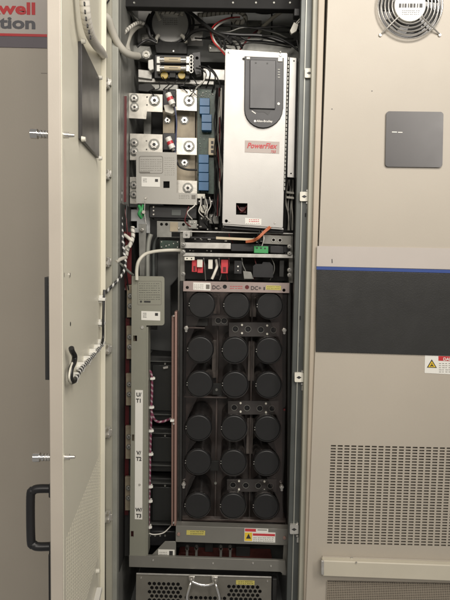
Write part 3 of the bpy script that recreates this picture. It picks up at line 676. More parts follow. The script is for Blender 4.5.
part('sticker_print', lines(MB(), 246, 222.8, 260, 224.2, 1, YD-.001, .4, 4, 3), 'inkl', ws)
hg = MB()
for k in range(34):
    f = k/34; hg.box(287.9-3.3*f*1.27, 57+f*134, 289.2-3.3*f*1.27, 57+f*134+3.1, .058, .006)
part('hinge_knuckles', hg, 'galvd', dr, .0005)
# hinge strip, steel
hs = thing('steel_strip', 'pale vertical steel strip hinged along the drive cover right side', 'strip', at(290, 178, .07))
part('strip', plate_mesh([(289.9, 57.5), (296.3, 58), (293.6, 177.5), (287.4, 177)], [circ(294, 61, .8), circ(291, 173.5, .8)], .066, .003), 'cover', hs, .0006)
part('strip_edge', MB().poly([(296.4, 58.2), (297.8, 58.8), (294.9, 178), (293.8, 177.6)], .072, .02), 'blackm', hs)
# drive heat sink plate at top
tag(link('steel_plate', MB().poly([(226, 38), (262, 33), (301, 45), (299, 62), (226, 60)], .26, .004), 'galvd', None, .001), 'bare steel plate visible above the drive cover', 'plate')
# wire bundle left of the drive
rnd = random.Random(5)
for i in range(7):
    x0 = 217+rnd.uniform(-1.5, 4)
    m, cn = [('cabblack', 'black'), ('wwhite', 'white'), ('galvd', 'grey'), ('cabblack', 'black'), ('darkred', 'dark red'), ('cabblack', 'black'), ('cabgrey', 'pale grey')][i]
    pts = [(x0+rnd.uniform(-1.6, 1.6), 88+j*16, .15+rnd.uniform(0, .04)) for j in range(9)]
    o = wire('harness_wire', pts, .65, m, 'thin vertical wire in the bundle left of the drive cover', 'wire', 'vertical wires left of the drive cover')
tag(link('cable_channel', MB().poly([(214.5, 84), (225, 85), (222, 232), (211, 231)], .24, .02), 'blackm', None, .002), 'dark channel behind the wires left of the drive cover', 'channel')
# wires right of drive
for i in range(5):
    x0 = 287+i*1.1; m = ['cabgrey', 'wwhite', 'cabblack', 'galvd', 'cabgrey'][i]
    o = wire('harness_wire', [(x0+1.5, 180, .17), (x0+rnd.uniform(-1, 2), 192, .15), (x0+rnd.uniform(-2, 1), 204, .15), (x0+rnd.uniform(-1, 2), 216, .15), (x0+1, 230, .17)], .7, m, 'thin wire in the tangle right of the drive cover bottom', 'wire', 'tangled wires right of the drive cover')
for k, y in enumerate((191, 196)):
    tag(link('cable_tab', MB().poly([(286.5, y), (294, y+1), (294, y+3), (286.5, y+2.2)], .13, .01), 'nylon', None, .0005), ['upper', 'lower'][k]+' pale tab at the right edge of the drive cover', 'tab')

# ================================================================ top right wiring
wire('spiral_wrap_cable', [(198, 15, .28), (207, 14.5, .27), (218, 13, .26), (229, 12, .25), (238, 11.5, .24), (244, 15, .23), (245.5, 19, .23), (242, 22, .23), (236, 22, .235), (232, 19, .24)], 2.1, 'spiral', 'white spiral wrapped cable looping at the top centre', k=12)
wire('black_cable', [(184, 9, .24), (192, 14, .2), (204, 24, .17), (214, 32, .15), (224, 37, .14), (232, 44, .13)], 1.7, 'cabblack', 'thick black cable sloping from the blower to the drive cover')
wire('black_cable', [(186, 38, .22), (193, 32, .2), (203, 29.5, .18), (213, 31.5, .17), (224, 33.5, .16), (240, 35, .16), (262, 36, .16), (283, 42, .16), (304, 46, .17)], 1.6, 'cabblack', 'long black cable running level above the drive cover')
wire('black_cable', [(212, 31, .16), (218, 37, .15), (222, 47, .14)], 1.2, 'cabblack', 'black cable dropping to the drive cover corner')
wire('black_cable', [(228, 36, .14), (224, 42, .13), (226, 48, .12), (231, 50, .11)], 1.1, 'cabblack', 'small black loop nearest the cover corner')
wire('black_cable', [(232, 37, .15), (238, 41, .14), (242, 48, .12)], 1.1, 'cabblack', 'short black cable entering above the cover screw')
wire('black_cable', [(236, 37, .15), (229, 38, .14), (235, 45, .13), (237, 50, .12)], .9, 'cabblack', 'thin black curl above the drive cover')
wire('red_white_wire', [(240, 17, .22), (229, 18, .2), (217, 23, .18), (211, 31, .17), (213, 41, .16), (219, 48, .15), (225, 55, .14)], .65, 'wred', 'red wire arcing down to the drive cover corner', 'wire')
wire('red_white_wire', [(240, 19, .22), (229, 20, .2), (218.5, 25, .18), (212.8, 32, .17), (214.8, 41, .16), (221, 48, .15), (226, 53, .14)], .8, 'wwhite', 'white wire arcing beside the red wire', 'wire')
wire('grey_conduit', [(318, -12, .12), (307, 0, .15), (291, 6, .18), (278, 14, .2), (268, 22, .22), (258, 33, .24)], 1.9, 'cabgrey', 'pale grey conduit sloping down from the top right corner', 'conduit')
wire('red_white_wire', [(262, 27, .24), (252, 35, .23), (244, 44, .22), (240, 50, .2)], .8, 'darkred', 'dark red wire above the keypad', 'wire')
for x in (231.5, 271.5):
    wire('vertical_strap', [(x, 4, .25), (x+.3, 20, .25), (x, 38, .25)], .8, 'cabblack', ('left' if x < 250 else 'right')+' vertical black strap over the rear panel at the top', 'strap')
cn = thing('wire_connector', 'pale plastic connector hanging on a wire at the top right', 'connector', at(292, 30, .1))
part('lead', MB().ptube([(309, 13, .1), (302, 17, .1), (296, 23, .1)], .5).ptube([(309, 14.5, .1), (303, 19, .1), (297, 24, .1)], .5), 'wwhite', cn)
part('plug', MB().poly([(294, 22), (298.5, 24.5), (296.5, 31), (291.5, 34), (290, 30.5)], .095, .012), 'nylon', cn, .001)
wire('braided_harness', [(309, 10, .05), (307, 25, .05), (306, 40, .05), (307, 55, .045), (309, 68, .04)], 1.9, stripe_mat('grey_braid', (.16, .155, .15), (.36, .34, .32), 90, 1, .5), 'grey braided harness hanging in front of the upper right post', 'cable', k=12)
wire('thin_wire', [(304, 30, .04), (303, 45, .04), (304.5, 60, .035), (308, 70, .03)], .5, 'darkred', 'thin dark red wire beside the grey braided harness', 'wire')
tag(link('black_clip', MB().box(294, 8, 300, 16, .1, .03), 'black', None, .002), 'small black clip by the top beam at the right', 'clip')
tag(link('rear_rail', MB().poly([(203, 8), (303, 9.5), (303, 12), (203, 10.5)], .35, .02), 'galvd', None, .002), 'grey rail across the rear under the black top beam', 'rail')

# ================================================================ left red insulators
tag(link('insulating_sheet', MB().box(119.2, 96, 126.5, 202, .09, .002), 'darkred', None), 'dark red insulating sheet on the left wall beside the bus bars', 'insulator')
tag(link('insulating_sheet', MB().box(118.5, 232, 131.5, 284, .12, .002), 'darkred', None), 'dark red insulating sheet behind the white tape wrapped wires', 'insulator')
tag(link('darkening_board', MB().box(117.2, 284, 131, 556, .125, .002), 'innerdark', None), 'added black darkening board behind the column of tan bus terminals', 'insulator')  # board added to blacken the gap left of the wireway
tag(link('insulating_sheet', MB().box(121, 318, 129, 515, .118, .002), 'darkred', None), 'long dark red sheet behind the lower bus terminals', 'insulator')
tag(link('punched_sheet', plate_mesh([(126, 203), (150, 204), (150, 233), (126, 232)], [rect(128, 207, 137, 209.5), rect(131, 221, 137, 228)], .20, .004), 'inner', None, .001), 'dark grey punched panel under the upper left shroud', 'panel')
wire('braided_wire', [(121, 190, .06), (120.5, 205, .055), (121.5, 222, .05), (122.5, 238, .05), (124, 252, .04), (125.5, 264, .03), (123, 273, .01), (117, 281, -.01), (110, 288, -.02), (105.5, 293, -.02)], 1.35, 'bw', 'black and white braided cable running from the left wall to the door', k=12)
tw = thing('taped_wire_bundle', 'wires wrapped in white tape in front of the dark red sheet', 'wire bundle', at(127, 256, .07))
part('tape_wrap', MB().ptube([(132.5, 227, .09), (133, 236, .08), (131, 243, .07), (127.5, 249, .07), (126, 256, .07)], 2.1, k=12), 'spiral', tw)
part('tape_wrap', MB().ptube([(124.5, 235, .08), (128.5, 238, .07), (132, 241, .07)], 1.8, k=12).ptube([(124, 249, .07), (128, 246.5, .065), (130, 246, .06)], 1.7, k=12), 'nylon', tw)
part('wire_core', MB().ptube([(124, 232, .08), (127, 243, .085), (125, 252, .08)], 1.6), 'darkred', tw)
wire('grey_sleeve', [(116, 262, -.0), (121, 259, .02), (126, 257.5, .04)], 1.9, 'cabgrey', 'short grey sleeve crossing the braided cable on the left', 'cable sleeve')
wire('black_cable', [(118, 262, .02), (123, 266, .04), (128, 271, .06), (133, 275, .08)], 1.3, 'postgrey', 'short dark cable running to the rating plate box')
gr = thing('ground_terminal', 'green wire terminal with screws beneath the shroud', 'terminal', at(141, 218, .13))
part('wires', MB().ptube([(139, 206, .14), (140.5, 210, .13), (139, 214, .13), (141.5, 218, .14)], 1.6).ptube([(143, 205, .14), (142, 210, .13), (143.5, 216, .14)], 1.1), 'green', gr)
part('lug', MB().cyl(143.5, 212, 1.7, .125, .006, 14).ptube([(145, 200, .13), (144.5, 212, .13), (146, 224, .13)], .5), 'steel', gr)
# column and dark hoses below shroud
pc = thing('support_post', 'grey slotted post with a bolt left of the white hose', 'support', at(142, 260, .15))
part('post', MB().poly([(138.5, 224), (146, 224), (146, 232), (144.5, 276), (139.5, 276)], .15, .01), 'galvd', pc, .001); bolt(142, 229.8, 2.2, .15, pc)
wire('dark_hose', [(151, 234, .17), (148.5, 242, .17), (147.5, 256, .17), (147.5, 276, .17)], 2.4, 'postgrey', 'dark grey rounded hose behind the white hose', 'hose', k=14)
wire('dark_hose', [(158, 236, .2), (154.5, 243, .2), (153.5, 256, .2), (153.5, 280, .2)], 2.0, 'postdark', 'darker rounded hose beside the dark duct panel', 'hose', k=14)
cbk = thing('contactor', 'black contactor block with grey window below the shroud', 'contactor', at(173, 219, .17))
part('body', MB().box(149, 205.5, 197, 218.5, .17, .1), 'black', cbk, .003)
part('window', MB().box(171.5, 209.5, 181, 215.5, .168, .003), 'postdark', cbk, .0006)
for x, y in ((153.5, 207), (153.5, 210.6), (153.5, 214.4), (190.5, 208)): screw(x, y, 1.1, .17, cbk)
part('flange', MB().box(154, 218.6, 190, 220, .16, .03), 'blackg', cbk, .001)
mk = thing('punched_bracket', 'grey metal bracket with four round holes under the contactor', 'bracket', at(174, 238, .16))
part('bracket_sheet', plate_mesh([(157, 221), (192, 221.8), (192, 237.5), (157, 237)], [circ(161.5, 224.3, 1.5), circ(166.5, 224.3, 1.5), circ(183.5, 224.5, 1.5), circ(188.5, 224.5, 1.5), rect(171.5, 232, 180, 237)], .16, .004), 'galvd', mk, .0008)
part('tan_insert', MB().box(170, 222, 178, 231.5, .158, .003), 'tan', mk); screw(178.8, 228, 1.2, .158, mk)
bb = thing('small_circuit_board', 'small dark circuit board right of the white hose top', 'circuit board', at(169, 248, .14))
part('board', MB().box(160, 240.5, 179, 248.5, .14, .003), 'pcbd', bb)
for x, y in ((161.5, 241.8), (161.5, 247), (177.5, 242), (177.5, 247.2), (169, 245), (166, 246), (173.5, 243.5)): screw(x, y, .8, .14, bb)
tag(link('duct_panel', MB().poly([(157, 249), (180.5, 250), (180.5, 275), (170.5, 286), (172, 352), (147, 350), (147, 330), (157, 330)], .26, .01), mat('duct_grey', (.085, .088, .085), .5), None, .003), 'dark grey angled duct panel behind the rating plate box', 'panel')
tag(link('white_hose', MB().ptube([(136.8, 280, .05), (136.8, 270, .05), (138.6, 261.5, .05), (144, 255, .06), (152, 252, .08), (163, 250.6, .1), (174, 250.2, .11), (184, 250.4, .115)], 1.75, k=14), 'cabwhite'), 'ivory hose bending from the rating plate box to the rail', 'hose')

# ================================================================ grey wireway with rating plate
YW = .06
wy = thing('wireway', 'tall grey wireway with rating plate box and white phase label strip', 'wireway', at(139, 556, YW))
out = [(131.8, 276), (161.8, 276.4)] + [(161.8+2.6*math.sin(a*PI/12), 279-2.6*math.cos(a*PI/12)) for a in range(1, 7)] + [(164.4, 322.5)] + [(161.8+2.6*math.cos(a*PI/12), 322.7+2.6*math.sin(a*PI/12)) for a in range(1, 7)] + [(146.3, 325.4), (146.2, 420), (146, 556), (129.6, 555.5), (131, 420)]
part('front_sheet', plate_mesh(out, [rect(133.2, 335.5, 137, 341.2), rect(131.8, 434.5, 134.2, 441), rect(130.8, 531, 133.6, 537)], YW, .004), 'wireway', wy, .001)
part('side_flange', MB().poly([(146.3, 327), (148.2, 327), (147.8, 556), (146, 556)], YW+.004, .05), 'wireway', wy)
part('rear_sheet', MB().poly([(132, 330), (145.8, 330), (145, 556), (130, 556)], YW+.055, .003), 'darkred', wy)
part('rating_frame', plate_mesh(rrect(137.5, 281, 161.5, 305, 1), [rrect(137.9, 281.4, 161.1, 304.6, .9)], YW-.0004, .0004), 'inkl', wy)
part('rating_print', lines(MB(), 139, 282.5, 160.5, 300.5, 8, YW, .55, 31, 4), 'ink', wy)
part('rating_print', MB().box(144, 300.8, 150.5, 302.6, YW-.0006, .0005).cyl(141, 301.6, 1.1, YW-.0006, .0005, 10), 'ink', wy)
st = part('sticker', MB().poly([(141.3, 311), (160.2, 311.6), (160.2, 320.6), (141.3, 320)], YW-.0008, .0007), 'white', wy)
part('sticker_print', lines(MB(), 143, 312.5, 146.5, 318, 4, YW-.0008, .8, 33, 1).box(155, 313, 158, 315.8, YW-.0014, .0005), 'ink', st)
ps = part('phase_label_strip', MB().poly([(135.2, 390), (142.9, 390.2), (142.3, 519.5), (134.7, 519.2)], YW-.0010, .0009), 'white', wy)
for (t, y) in (('U/', 396.4), ('T1', 402.4), ('V/', 454.6), ('T2', 460.6), ('W/', 511.5), ('T3', 517.5)):
    part('phase_text', text_mesh(t, 138.8, y, 3.9, YW-.0012, 'CENTER', bold=.03, sx=.9), 'ink', ps)
screw(142, 327.6, 1.9, YW, wy, 'galv'); screw(139.5, 485, 1.3, YW-.001, wy, 'galv')
for i, (y0, y1, lab) in enumerate(((285, 317.5, 'first from the top'), (326, 359, 'second from the top'), (373.5, 405.5, 'third from the top'), (426, 459, 'fourth from the top'), (477, 510.5, 'lowest'))):
    x0 = 126.8-i*.45
    P = thing('bus_terminal', f'tan bolted bus terminal behind the wireway, {lab}', 'terminal', at(x0+3, y1, .1), 'tan bus terminals behind the wireway')
    part('plate', MB().poly([(x0, y0), (x0+9, y0), (x0+9, y1), (x0, y1)], .10, .012), 'tan', P, .001)
    bolt(x0+3.4, y0+11, 2.5, .10, P, 'galv'); bolt(x0+3.4, y0+21, 2.5, .10, P, 'galv')
# ================================================================ dark modules between wireway and copper bar
for (y0, y1, lab) in ((356, 421, 'upper'), (428, 472, 'middle'), (478, 531, 'lower')):
    P = thing('power_module', f'{lab} black power module behind the twisted purple wire', 'module', at(160, y1, .15), 'black power modules')
    part('housing', MB().box(148, y0, 174, y1, .17, .12), 'blackm', P, .004)
    part('front_plate', MB().box(152, y0+9, 172, y1-10, .16, .010), mat('module_front', (.016, .017, .016), .4), P, .002)
    for yr in (y0+5, y1-6.8): part('ridge', MB().box(150, yr, 173, yr+1.3, .155, .014), 'ridge', P, .001)
    screw(165, y0+8, 1.2, .157, P, 'galvd')
tag(link('metal_tag', MB().poly([(163, 367), (168, 366), (168, 368.2), (163.5, 369)], .15, .002), 'galv'), 'small grey metal tag on the upper black module', 'tag')
pw = thing('twisted_wire', 'purple twisted wire with white ties right of the wireway', 'cable', at(150, 530, .1))
part('wire', MB().ptube([(147, 373, .1), (149.5, 371, .1), (151.5, 375, .1), (152, 390, .1), (151.3, 408, .1), (152.5, 415, .1), (156, 421, .11), (163, 421.5, .12), (172, 418, .14)], 1.25), 'purple', pw)
part('wire', MB().ptube([(151.5, 410, .1), (150.8, 432, .1), (150.2, 456, .1), (149.8, 480, .1), (149.2, 503, .1), (148.8, 530, .1)], 1.1), 'purple', pw)
for (x, y) in ((152, 379), (151, 408), (150.6, 431.5), (150.2, 455), (149.8, 487.5), (149.4, 502), (148.8, 528), (172, 421)):
    part('cable_tie', MB().box(x-1.8, y-1, x+1.8, y+1, .088, .02).box(x+1, y-1.4, x+3, y+.6, .09, .006), 'white', pw, .0006)
wire('pale_wire', [(148, 533, .1), (154, 534.5, .1), (163, 533, .11), (169, 528, .12), (171.5, 525, .13)], .6, 'wwhite', 'thin pale wire sagging at the foot of the black modules', 'wire')
lb = thing('lower_terminal_block', 'black terminal block with screws at the foot of the wireway', 'terminal block', at(160, 545, .14))
part('body', MB().box(146, 531, 176, 546, .13, .08), 'black', lb, .003)
for x in (150, 155, 160, 165): screw(x, 536, 1.1, .13, lb, 'galvd')
cbz = thing('copper_bus_bar', 'long vertical copper bar along the left of the capacitor bank', 'bus bar', at(175, 527, .10))
part('bar', MB().poly([(174.6, 311.5), (177.0, 312), (176.4, 526), (174.0, 526)], .085, .05), 'copper', cbz, .0012)
part('bar', MB().poly([(171.6, 316), (174, 316), (173.4, 526), (171.2, 526)], .10, .03), 'copper', cbz, .001)
for y in (316, 424, 523): screw(173.5, y, 1.2, .085, cbz)
tag(link('side_frame_strip', MB().poly([(178, 250), (181, 250), (180, 527), (177.3, 527)], .13, .03), 'galvd', None, .001), 'thin steel strip between copper bar and capacitor bank', 'strip')

# ================================================================ shelf of control boards under the drive
sf = thing('control_shelf', 'steel card rack with two bright rails below the drive cover', 'rack', at(236, 277, .2))
part('back_sheet', MB().box(180, 228, 293, 280, .24, .004), 'innerdark', sf)
part('rail', MB().poly([(183, 252.6), (293, 254.6), (293, 258.2), (183, 256.2)], .075, .012), 'galv', sf, .001)
part('rail', MB().poly([(180, 230.5), (293, 233), (293, 234.3), (180, 231.8)], .10, .02), 'galv', sf, .0006)
part('side_bracket', MB().poly([(180, 230), (184.6, 230), (184.6, 281), (180, 281)], .11, .03), 'plate', sf, .001)
part('side_bracket', MB().poly([(288.6, 233), (293, 233), (293, 283), (289, 283)], .11, .03), 'plate', sf, .001)
part('bar', MB().poly([(181, 242.3), (230.8, 243.2), (230.8, 249), (181, 248.2)], .083, .014), 'galv', sf, .001)
for x, y in ((183.2, 244.6), (183.2, 252), (183, 274), (289.6, 246.4), (289.6, 253.6), (289.6, 270), (289.6, 275)): bolt(x, y, 2.1, .074, sf)
part('clip', plate_mesh(rrect(183, 231.5, 190, 238, 1), [circ(186.5, 235, 1.2)], .09, .004), 'steel', sf, .0005)
cd1 = thing('control_card', 'black control card stack between the two rack rails', 'circuit board', at(240, 252, .12))
part('card', MB().poly([(190, 236.5), (264, 238), (264, 240), (190, 238.5)], .11, .08).poly([(231, 243.5), (290, 245), (290, 252.5), (231, 251)], .10, .08), 'black', cd1, .001)
rnd = random.Random(8); q1 = MB()
for k in range(46):
    x = rnd.uniform(186, 286); y = rnd.choice([rnd.uniform(236, 241.5), rnd.uniform(250, 252.5), rnd.uniform(224.5, 229.5)])+.02*(x-236); w = rnd.uniform(.8, 3)
    part('component', MB().box(x, y, x+w, y+rnd.uniform(.6, 1.8), .10+rnd.uniform(-.004, .02), .01), rnd.choice(['galvd', 'galv', 'plate', 'blackm']), cd1)
tag(link('white_card', MB().poly([(216, 236.6), (257, 238.6), (257, 241), (216, 239.2)], .085, .01), 'beigec', None, .0006), 'narrow cream card edge in the rack below the drive', 'card')
sk = thing('grey_socket', 'grey metal socket plate with two holes at the rack right end', 'socket', at(279, 245, .085))
part('socket_plate', plate_mesh([(263, 235), (291, 236), (291, 244.8), (263, 243.6)], [circ(273.5, 240, 1.8), circ(280, 240.3, 1.8)], .085, .004), 'plate', sk, .0006)
for x in (273.5, 280): part('socket', MB().ring(x, 240+.04*(x-273), 1.8, .4, .084, 16, 6), 'galv', sk)
gc = thing('green_terminal', 'green plug in terminal on the rack right side', 'terminal', at(261, 253.5, .075))
part('body', MB().poly([(254, 246), (268.3, 246.4), (268.3, 253.4), (254, 253)], .078, .025), 'green', gc, .0012)
part('screw_holes', MB().cyl(257, 248, .9, .0775, .001, 10).cyl(261, 248.2, .9, .0775, .001, 10).cyl(265, 248.4, .9, .0775, .001, 10), 'ink', gc)
tag(link('black_plug', MB().poly([(270, 245.6), (284, 246.2), (284, 253.6), (270, 253)], .08, .03), 'black', None, .002), 'black plug right of the green terminal', 'plug')
tag(link('orange_ribbon', MB().ptube([(246, 241.3, .07), (253, 240, .06), (258, 237.3, .045), (264, 231.5, .05), (269, 227, .06), (274, 222, .09)], .9).ptube([(246, 242.3, .07), (253.5, 241.3, .06), (259, 238, .045), (265, 232.2, .05), (270, 228, .06), (275, 222, .09)], .9), 'orange'), 'orange ribbon cable rising from the rack to the drive', 'cable')
wire('thin_wire', [(258, 246, .07), (259, 240, .06), (258, 234, .07), (262, 229, .08)], .45, 'cabblack', 'thin black wire above the green terminal', 'wire')
wire('thin_wire', [(262, 246, .07), (264, 238, .06), (262, 231, .08)], .45, 'wwhite', 'thin white wire above the green terminal', 'wire')
# connectors row
def block(name, x0, y0, x1, y1, Y, t, m, label, cat, grp=None):
    return tag(link(name, MB().box(x0, y0, x1, y1, Y, t), m, None, .0012), label, cat, grp)
cn1 = thing('red_connector', 'wide red connector at the left end below the rack rail', 'connector', at(196, 273, .1), 'red connectors under the rack rail')
part('body', MB().box(191.8, 260, 197, 272, .095, .04).box(197.4, 261.5, 203, 273, .10, .04), 'redc', cn1, .0012); part('key', MB().box(193.4, 266, 195.4, 271, .094, .002), 'darkred', cn1)
cn2 = thing('red_connector', 'single red connector left of the black breaker', 'connector', at(224, 274, .1), 'red connectors under the rack rail')
part('body', MB().box(221, 259.8, 228, 273.4, .095, .04), 'redc', cn2, .0012); part('key', MB().box(223, 267, 226, 272, .094, .002), 'darkred', cn2)
block('white_plug', 197, 259.5, 202.5, 267.3, .088, .02, 'nylon', 'white plug in front of the wide red connector', 'plug', 'white plugs under the rack rail')
block('white_plug', 208.2, 259.5, 212.6, 269, .088, .02, 'nylon', 'white plug hanging between the two red connectors', 'plug', 'white plugs under the rack rail')
tag(link('ribbon_tail', MB().ptube([(212, 279, .1), (215, 272, .1), (217, 266, .11), (216, 260, .12)], 1.4), 'nylon'), 'pale twisted tail left of the single red connector', 'wire')
bk = thing('breaker', 'small black breaker with two white dots', 'breaker', at(238, 274, .1)); part('body', MB().box(234, 260.5, 242, 274, .1, .05), 'black', bk, .0015)
part('dot', MB().cyl(238, 266.4, .8, .099, .001, 10).cyl(238, 270.5, .5, .099, .001, 10), 'white', bk)
rl = thing('black_relay', 'black relay with stepped top right of the small breaker', 'relay', at(263, 278, .1))
part('body', plate_mesh([(253, 266), (256, 264), (262, 264), (263, 262), (270, 262.3), (273, 266), (273, 277.5), (253, 277)], [], .095, .05), 'black', rl, .0015)
part('foot', MB().poly([(243, 271), (251, 272), (254, 279), (244, 279)], .1, .03), 'galvd', rl, .001)
block('black_post', 279.5, 260, 284, 277, .1, .04, 'blackm', 'slim black post at the right end under the rack rail', 'post')
block('black_post', 214, 260, 219.5, 276, .13, .04, 'blackm', 'dark block behind the pale twisted tail', 'post')
rnd = random.Random(13)
for i in range(6):
    x = 205+i*13+rnd.uniform(-3, 3)
    wire('jumper_wire', [(x, 258, .11), (x+rnd.uniform(-3, 3), 265, .105), (x+rnd.uniform(-4, 4), 272, .11), (x+rnd.uniform(-3, 3), 280, .12)], .5, rnd.choice(['cabblack', 'galvd', 'wwhite', 'darkred']), 'thin jumper wire among the connectors under the rack rail', 'wire', 'thin jumper wires under the rack')
tag(link('terminal_tag', plate_mesh(rrect(184.5, 256.8, 194.6, 260.2, .6), [circ(187, 258.5, .7), circ(191.5, 258.6, .7)], .072, .002), 'nylon'), 'pale tag under the left end of the bright rail', 'tag')

# ================================================================ capacitor bank
CB = thing('capacitor_bank', 'capacitor bank of eighteen black cans behind a clear cover', 'capacitor bank', at(235, 545, .2))
YC, YS = .085, .25
part('bus_sheet', MB().box(180.5, 281, 293, 530, YS+.02, .006), 'bus', CB)
part('side_frame', MB().poly([(179.6, 281), (182.8, 281), (181.6, 527), (178.6, 527)], .10, .17).poly([(288, 283), (291, 283), (290.2, 530), (287.4, 530)], .10, .17), 'blackm', CB, .002)
hd = part('header_strip', plate_mesh([(183.4, 281), (289.5, 283), (289.3, 293), (183.2, 291.2)], [circ(224.8, 286.8, 2.1), circ(247, 287.2, 2.1), circ(187.3, 287.5, 1.6), circ(284, 290.2, 1.6)], .080, .003), 'header', CB, .0006)
part('terminal_hole', MB().cyl(224.8, 286.8, 2.2, .085, .004, 16), 'black', hd); part('terminal_plug', MB().cyl(247, 287.2, 2.1, .081, .006, 16), 'darkred', hd)
st = part('sticker', MB().poly([(193.2, 282.4), (210.6, 283), (210.5, 290.6), (193.2, 289.8)], .0792, .0007), 'white', hd)
part('sticker_print', lines(MB(), 194, 284, 204, 289.4, 4, .0792, .45, 41, 2).box(206, 284.5, 209.6, 289, .0785, .0005), 'inkl', st)
part('terminal_text', text_mesh('DC-', 212, 289.0, 3.7, .0796, bold=.012, sx=1.0), 'ink', hd)
part('terminal_text', text_mesh('DC+', 250.6, 289.7, 3.7, .0796, bold=.012, sx=1.0), 'ink', hd)
part('faded_print', lines(MB(), 230, 285.4, 243, 289.4, 2, .0798, .8, 5, 2), 'redc', hd)
ys_ = part('yellow_sticker', MB().poly([(266, 285.4), (281, 285.8), (281, 290.2), (266, 289.6)], .0792, .0007), 'yell2', hd)
part('sticker_print', lines(MB(), 267, 286, 280, 289.6, 2, .0792, .6, 6, 3), 'ink', ys_)
part('post', MB().box(263.6, 287, 264.9, 290, .079, .001), 'ink', hd)
RC = 13.9
rows = [(201.7, 236.3, 269.7, 305.3), (200.2, 234.8, 268.9, 350.2), (199.6, 235, 268.5, 384.6), (198.6, 234, 267.3, 428.3), (198, 233.4, 266.4, 462.6), (197.5, 233, 265.8, 506)]
YF = .105
for (a, b, c, y) in rows:
    for j, x in enumerate((a, b, c)):
        yy = y+(j-1)*.5
        k = part('capacitor', MB().cyl(x, yy, RC*.93, YF, .16, 40), 'capbody', CB)
        m_ = MB().cyl(x, yy, RC*.90, YF-.012, .006, 44, RC).cyl(x, yy, RC, YF-.006, .012, 44); part('cap_lid', m_, 'cap', k, .001)
        part('rim', MB().ring(x, yy, RC*.97, .22, YF-.0065, 48, 6), mat('rim_sheen', (.06, .06, .06), .3) if 'rim_sheen' not in bpy.data.materials else bpy.data.materials['rim_sheen'], k)  # paler ring colour paints the sheen on the lid edge
        vr_ = random.Random(int(x*10+yy)); va = vr_.uniform(0, PI)
        vm = MB()
        for q_ in range(3):
            aa = va+q_*2*PI/3; vm.poly([(x+1.2*math.cos(aa+.3), yy+1.2*math.sin(aa+.3)), (x+5.5*math.cos(aa+.04), yy+5.5*math.sin(aa+.04)), (x+5.5*math.cos(aa-.04), yy+5.5*math.sin(aa-.04)), (x+1.2*math.cos(aa-.3), yy+1.2*math.sin(aa-.3))], YF-.0123, .0004)
        part('lid_print', MB().box(x-RC*.92, yy-1.8, x-RC*.87, yy-1.1, YF-.0126, .0006).box(x-RC*.93, yy+.6, x-RC*.88, yy+1.3, YF-.0126, .0006), 'galv', k)
def strip(x0, y0, x1, y1, holes, dots):
    k = part('terminal_strip', plate_mesh(rect(x0, y0, x1, y1), [circ(hx, hy, 3.0, 20) for hx, hy in holes], .145, .006), mat('strip_grey', (.055, .050, .048), .3, metal=.2) if 'strip_grey' not in bpy.data.materials else bpy.data.materials['strip_grey'], CB, .0008)
    for hx, hy in holes:
        part('terminal', MB().cyl(hx, hy, 3.0, .152, .006, 18).cyl(hx, hy, 1.2, .148, .004, 6), 'black', k)
        part('terminal_rim', MB().ring(hx, hy, 3.0, .25, .1445, 24, 6), 'galvd', k)
    for hx, hy in dots: part('rivet', MB().cyl(hx, hy, 1.05, .141, .004, 12), 'nylon', k)
strip(229, 322.5, 279.5, 336.5, [(235.3, 329), (248, 329.2), (260.8, 329.8), (273.6, 330)], [(242, 325), (242, 333.2), (267.2, 325.6), (267.2, 334)])
strip(228, 401, 278.5, 414.5, [(234.2, 407.6), (247, 408), (259.8, 408.4), (272, 408.6)], [(240.6, 403.2), (240.6, 411.8), (266, 403.6), (266, 412.4)])
strip(227, 479.3, 276.5, 491.8, [(233, 485), (245.8, 485.4), (258.3, 485.8), (270.4, 486)], [(239, 481.2), (239, 489.6), (264.5, 481.6), (264.5, 490.2)])
strip(212, 315.5, 227.8, 325.5, [(218.2, 320.6), (224.2, 320.9)], [])
for bb_ in ((212.5, 383.5, 222.5, 395, .15, .006), (210, 461, 219, 471, .15, .006), (186, 316, 208, 326, .15, .03)): part('jumper', MB().box(*bb_), 'blackm', CB, .001)
for xv in (217.3, 251.6): part('bus_divider', MB().poly([(xv, 294), (xv+1.6, 294), (xv-1.4, 518), (xv-3, 518)], .20, .05), 'bus', CB, .001)
for (xv, yv, hv) in ((213.5, 296, 18), (250, 297, 20), (212, 340, 38), (248, 341, 40), (246.5, 418, 36)): part('bus_highlight', MB().box(xv, yv, xv+6.5, yv+hv, .225, .004), 'bushighlight', CB, .001)  # pale strips set in as highlights in the gaps between cans
screw(216.5, 390, 1.6, .15, CB, 'galvd'); screw(215.5, 483.5, 1.6, .15, CB, 'galvd'); screw(284.5, 410, 1.2, .1, CB, 'darkred')
for bb_ in ((184, 396.5, 227, 398, .16, .03), (184, 327, 205, 328.6, .16, .03), (182, 519.5, 286, 521.5, .12, .02)): part('cross_rib', MB().box(*bb_), 'bus', CB, .001)
part('clear_cover', plate_mesh([(184, 292.5), (288.4, 294.5), (287, 527.5), (182, 525)], [circ(x, y+(j-1)*.5, 14.05, 36) for (a, b, c, y) in rows[1:] for j, x in enumerate((a, b, c))] + [circ(x, rows[0][3]+(j-1)*.5+.8, 12.6, 36) for j, x in enumerate(rows[0][:3])], .104, .002), 'clear', CB)
for x, y in ((186.2, 328.2), (284.3, 330.3), (183.6, 484.6), (281.8, 487.3)):
    k = part('cover_standoff', MB().cyl(x, y, 2.3, .092, .010, 6).cyl(x, y, 1.3, .085, .008, 12), 'steel', CB, .0005)
    part('standoff_post', MB().cyl(x, y+2.8, 1.2, .097, .005, 12), 'steel', k)
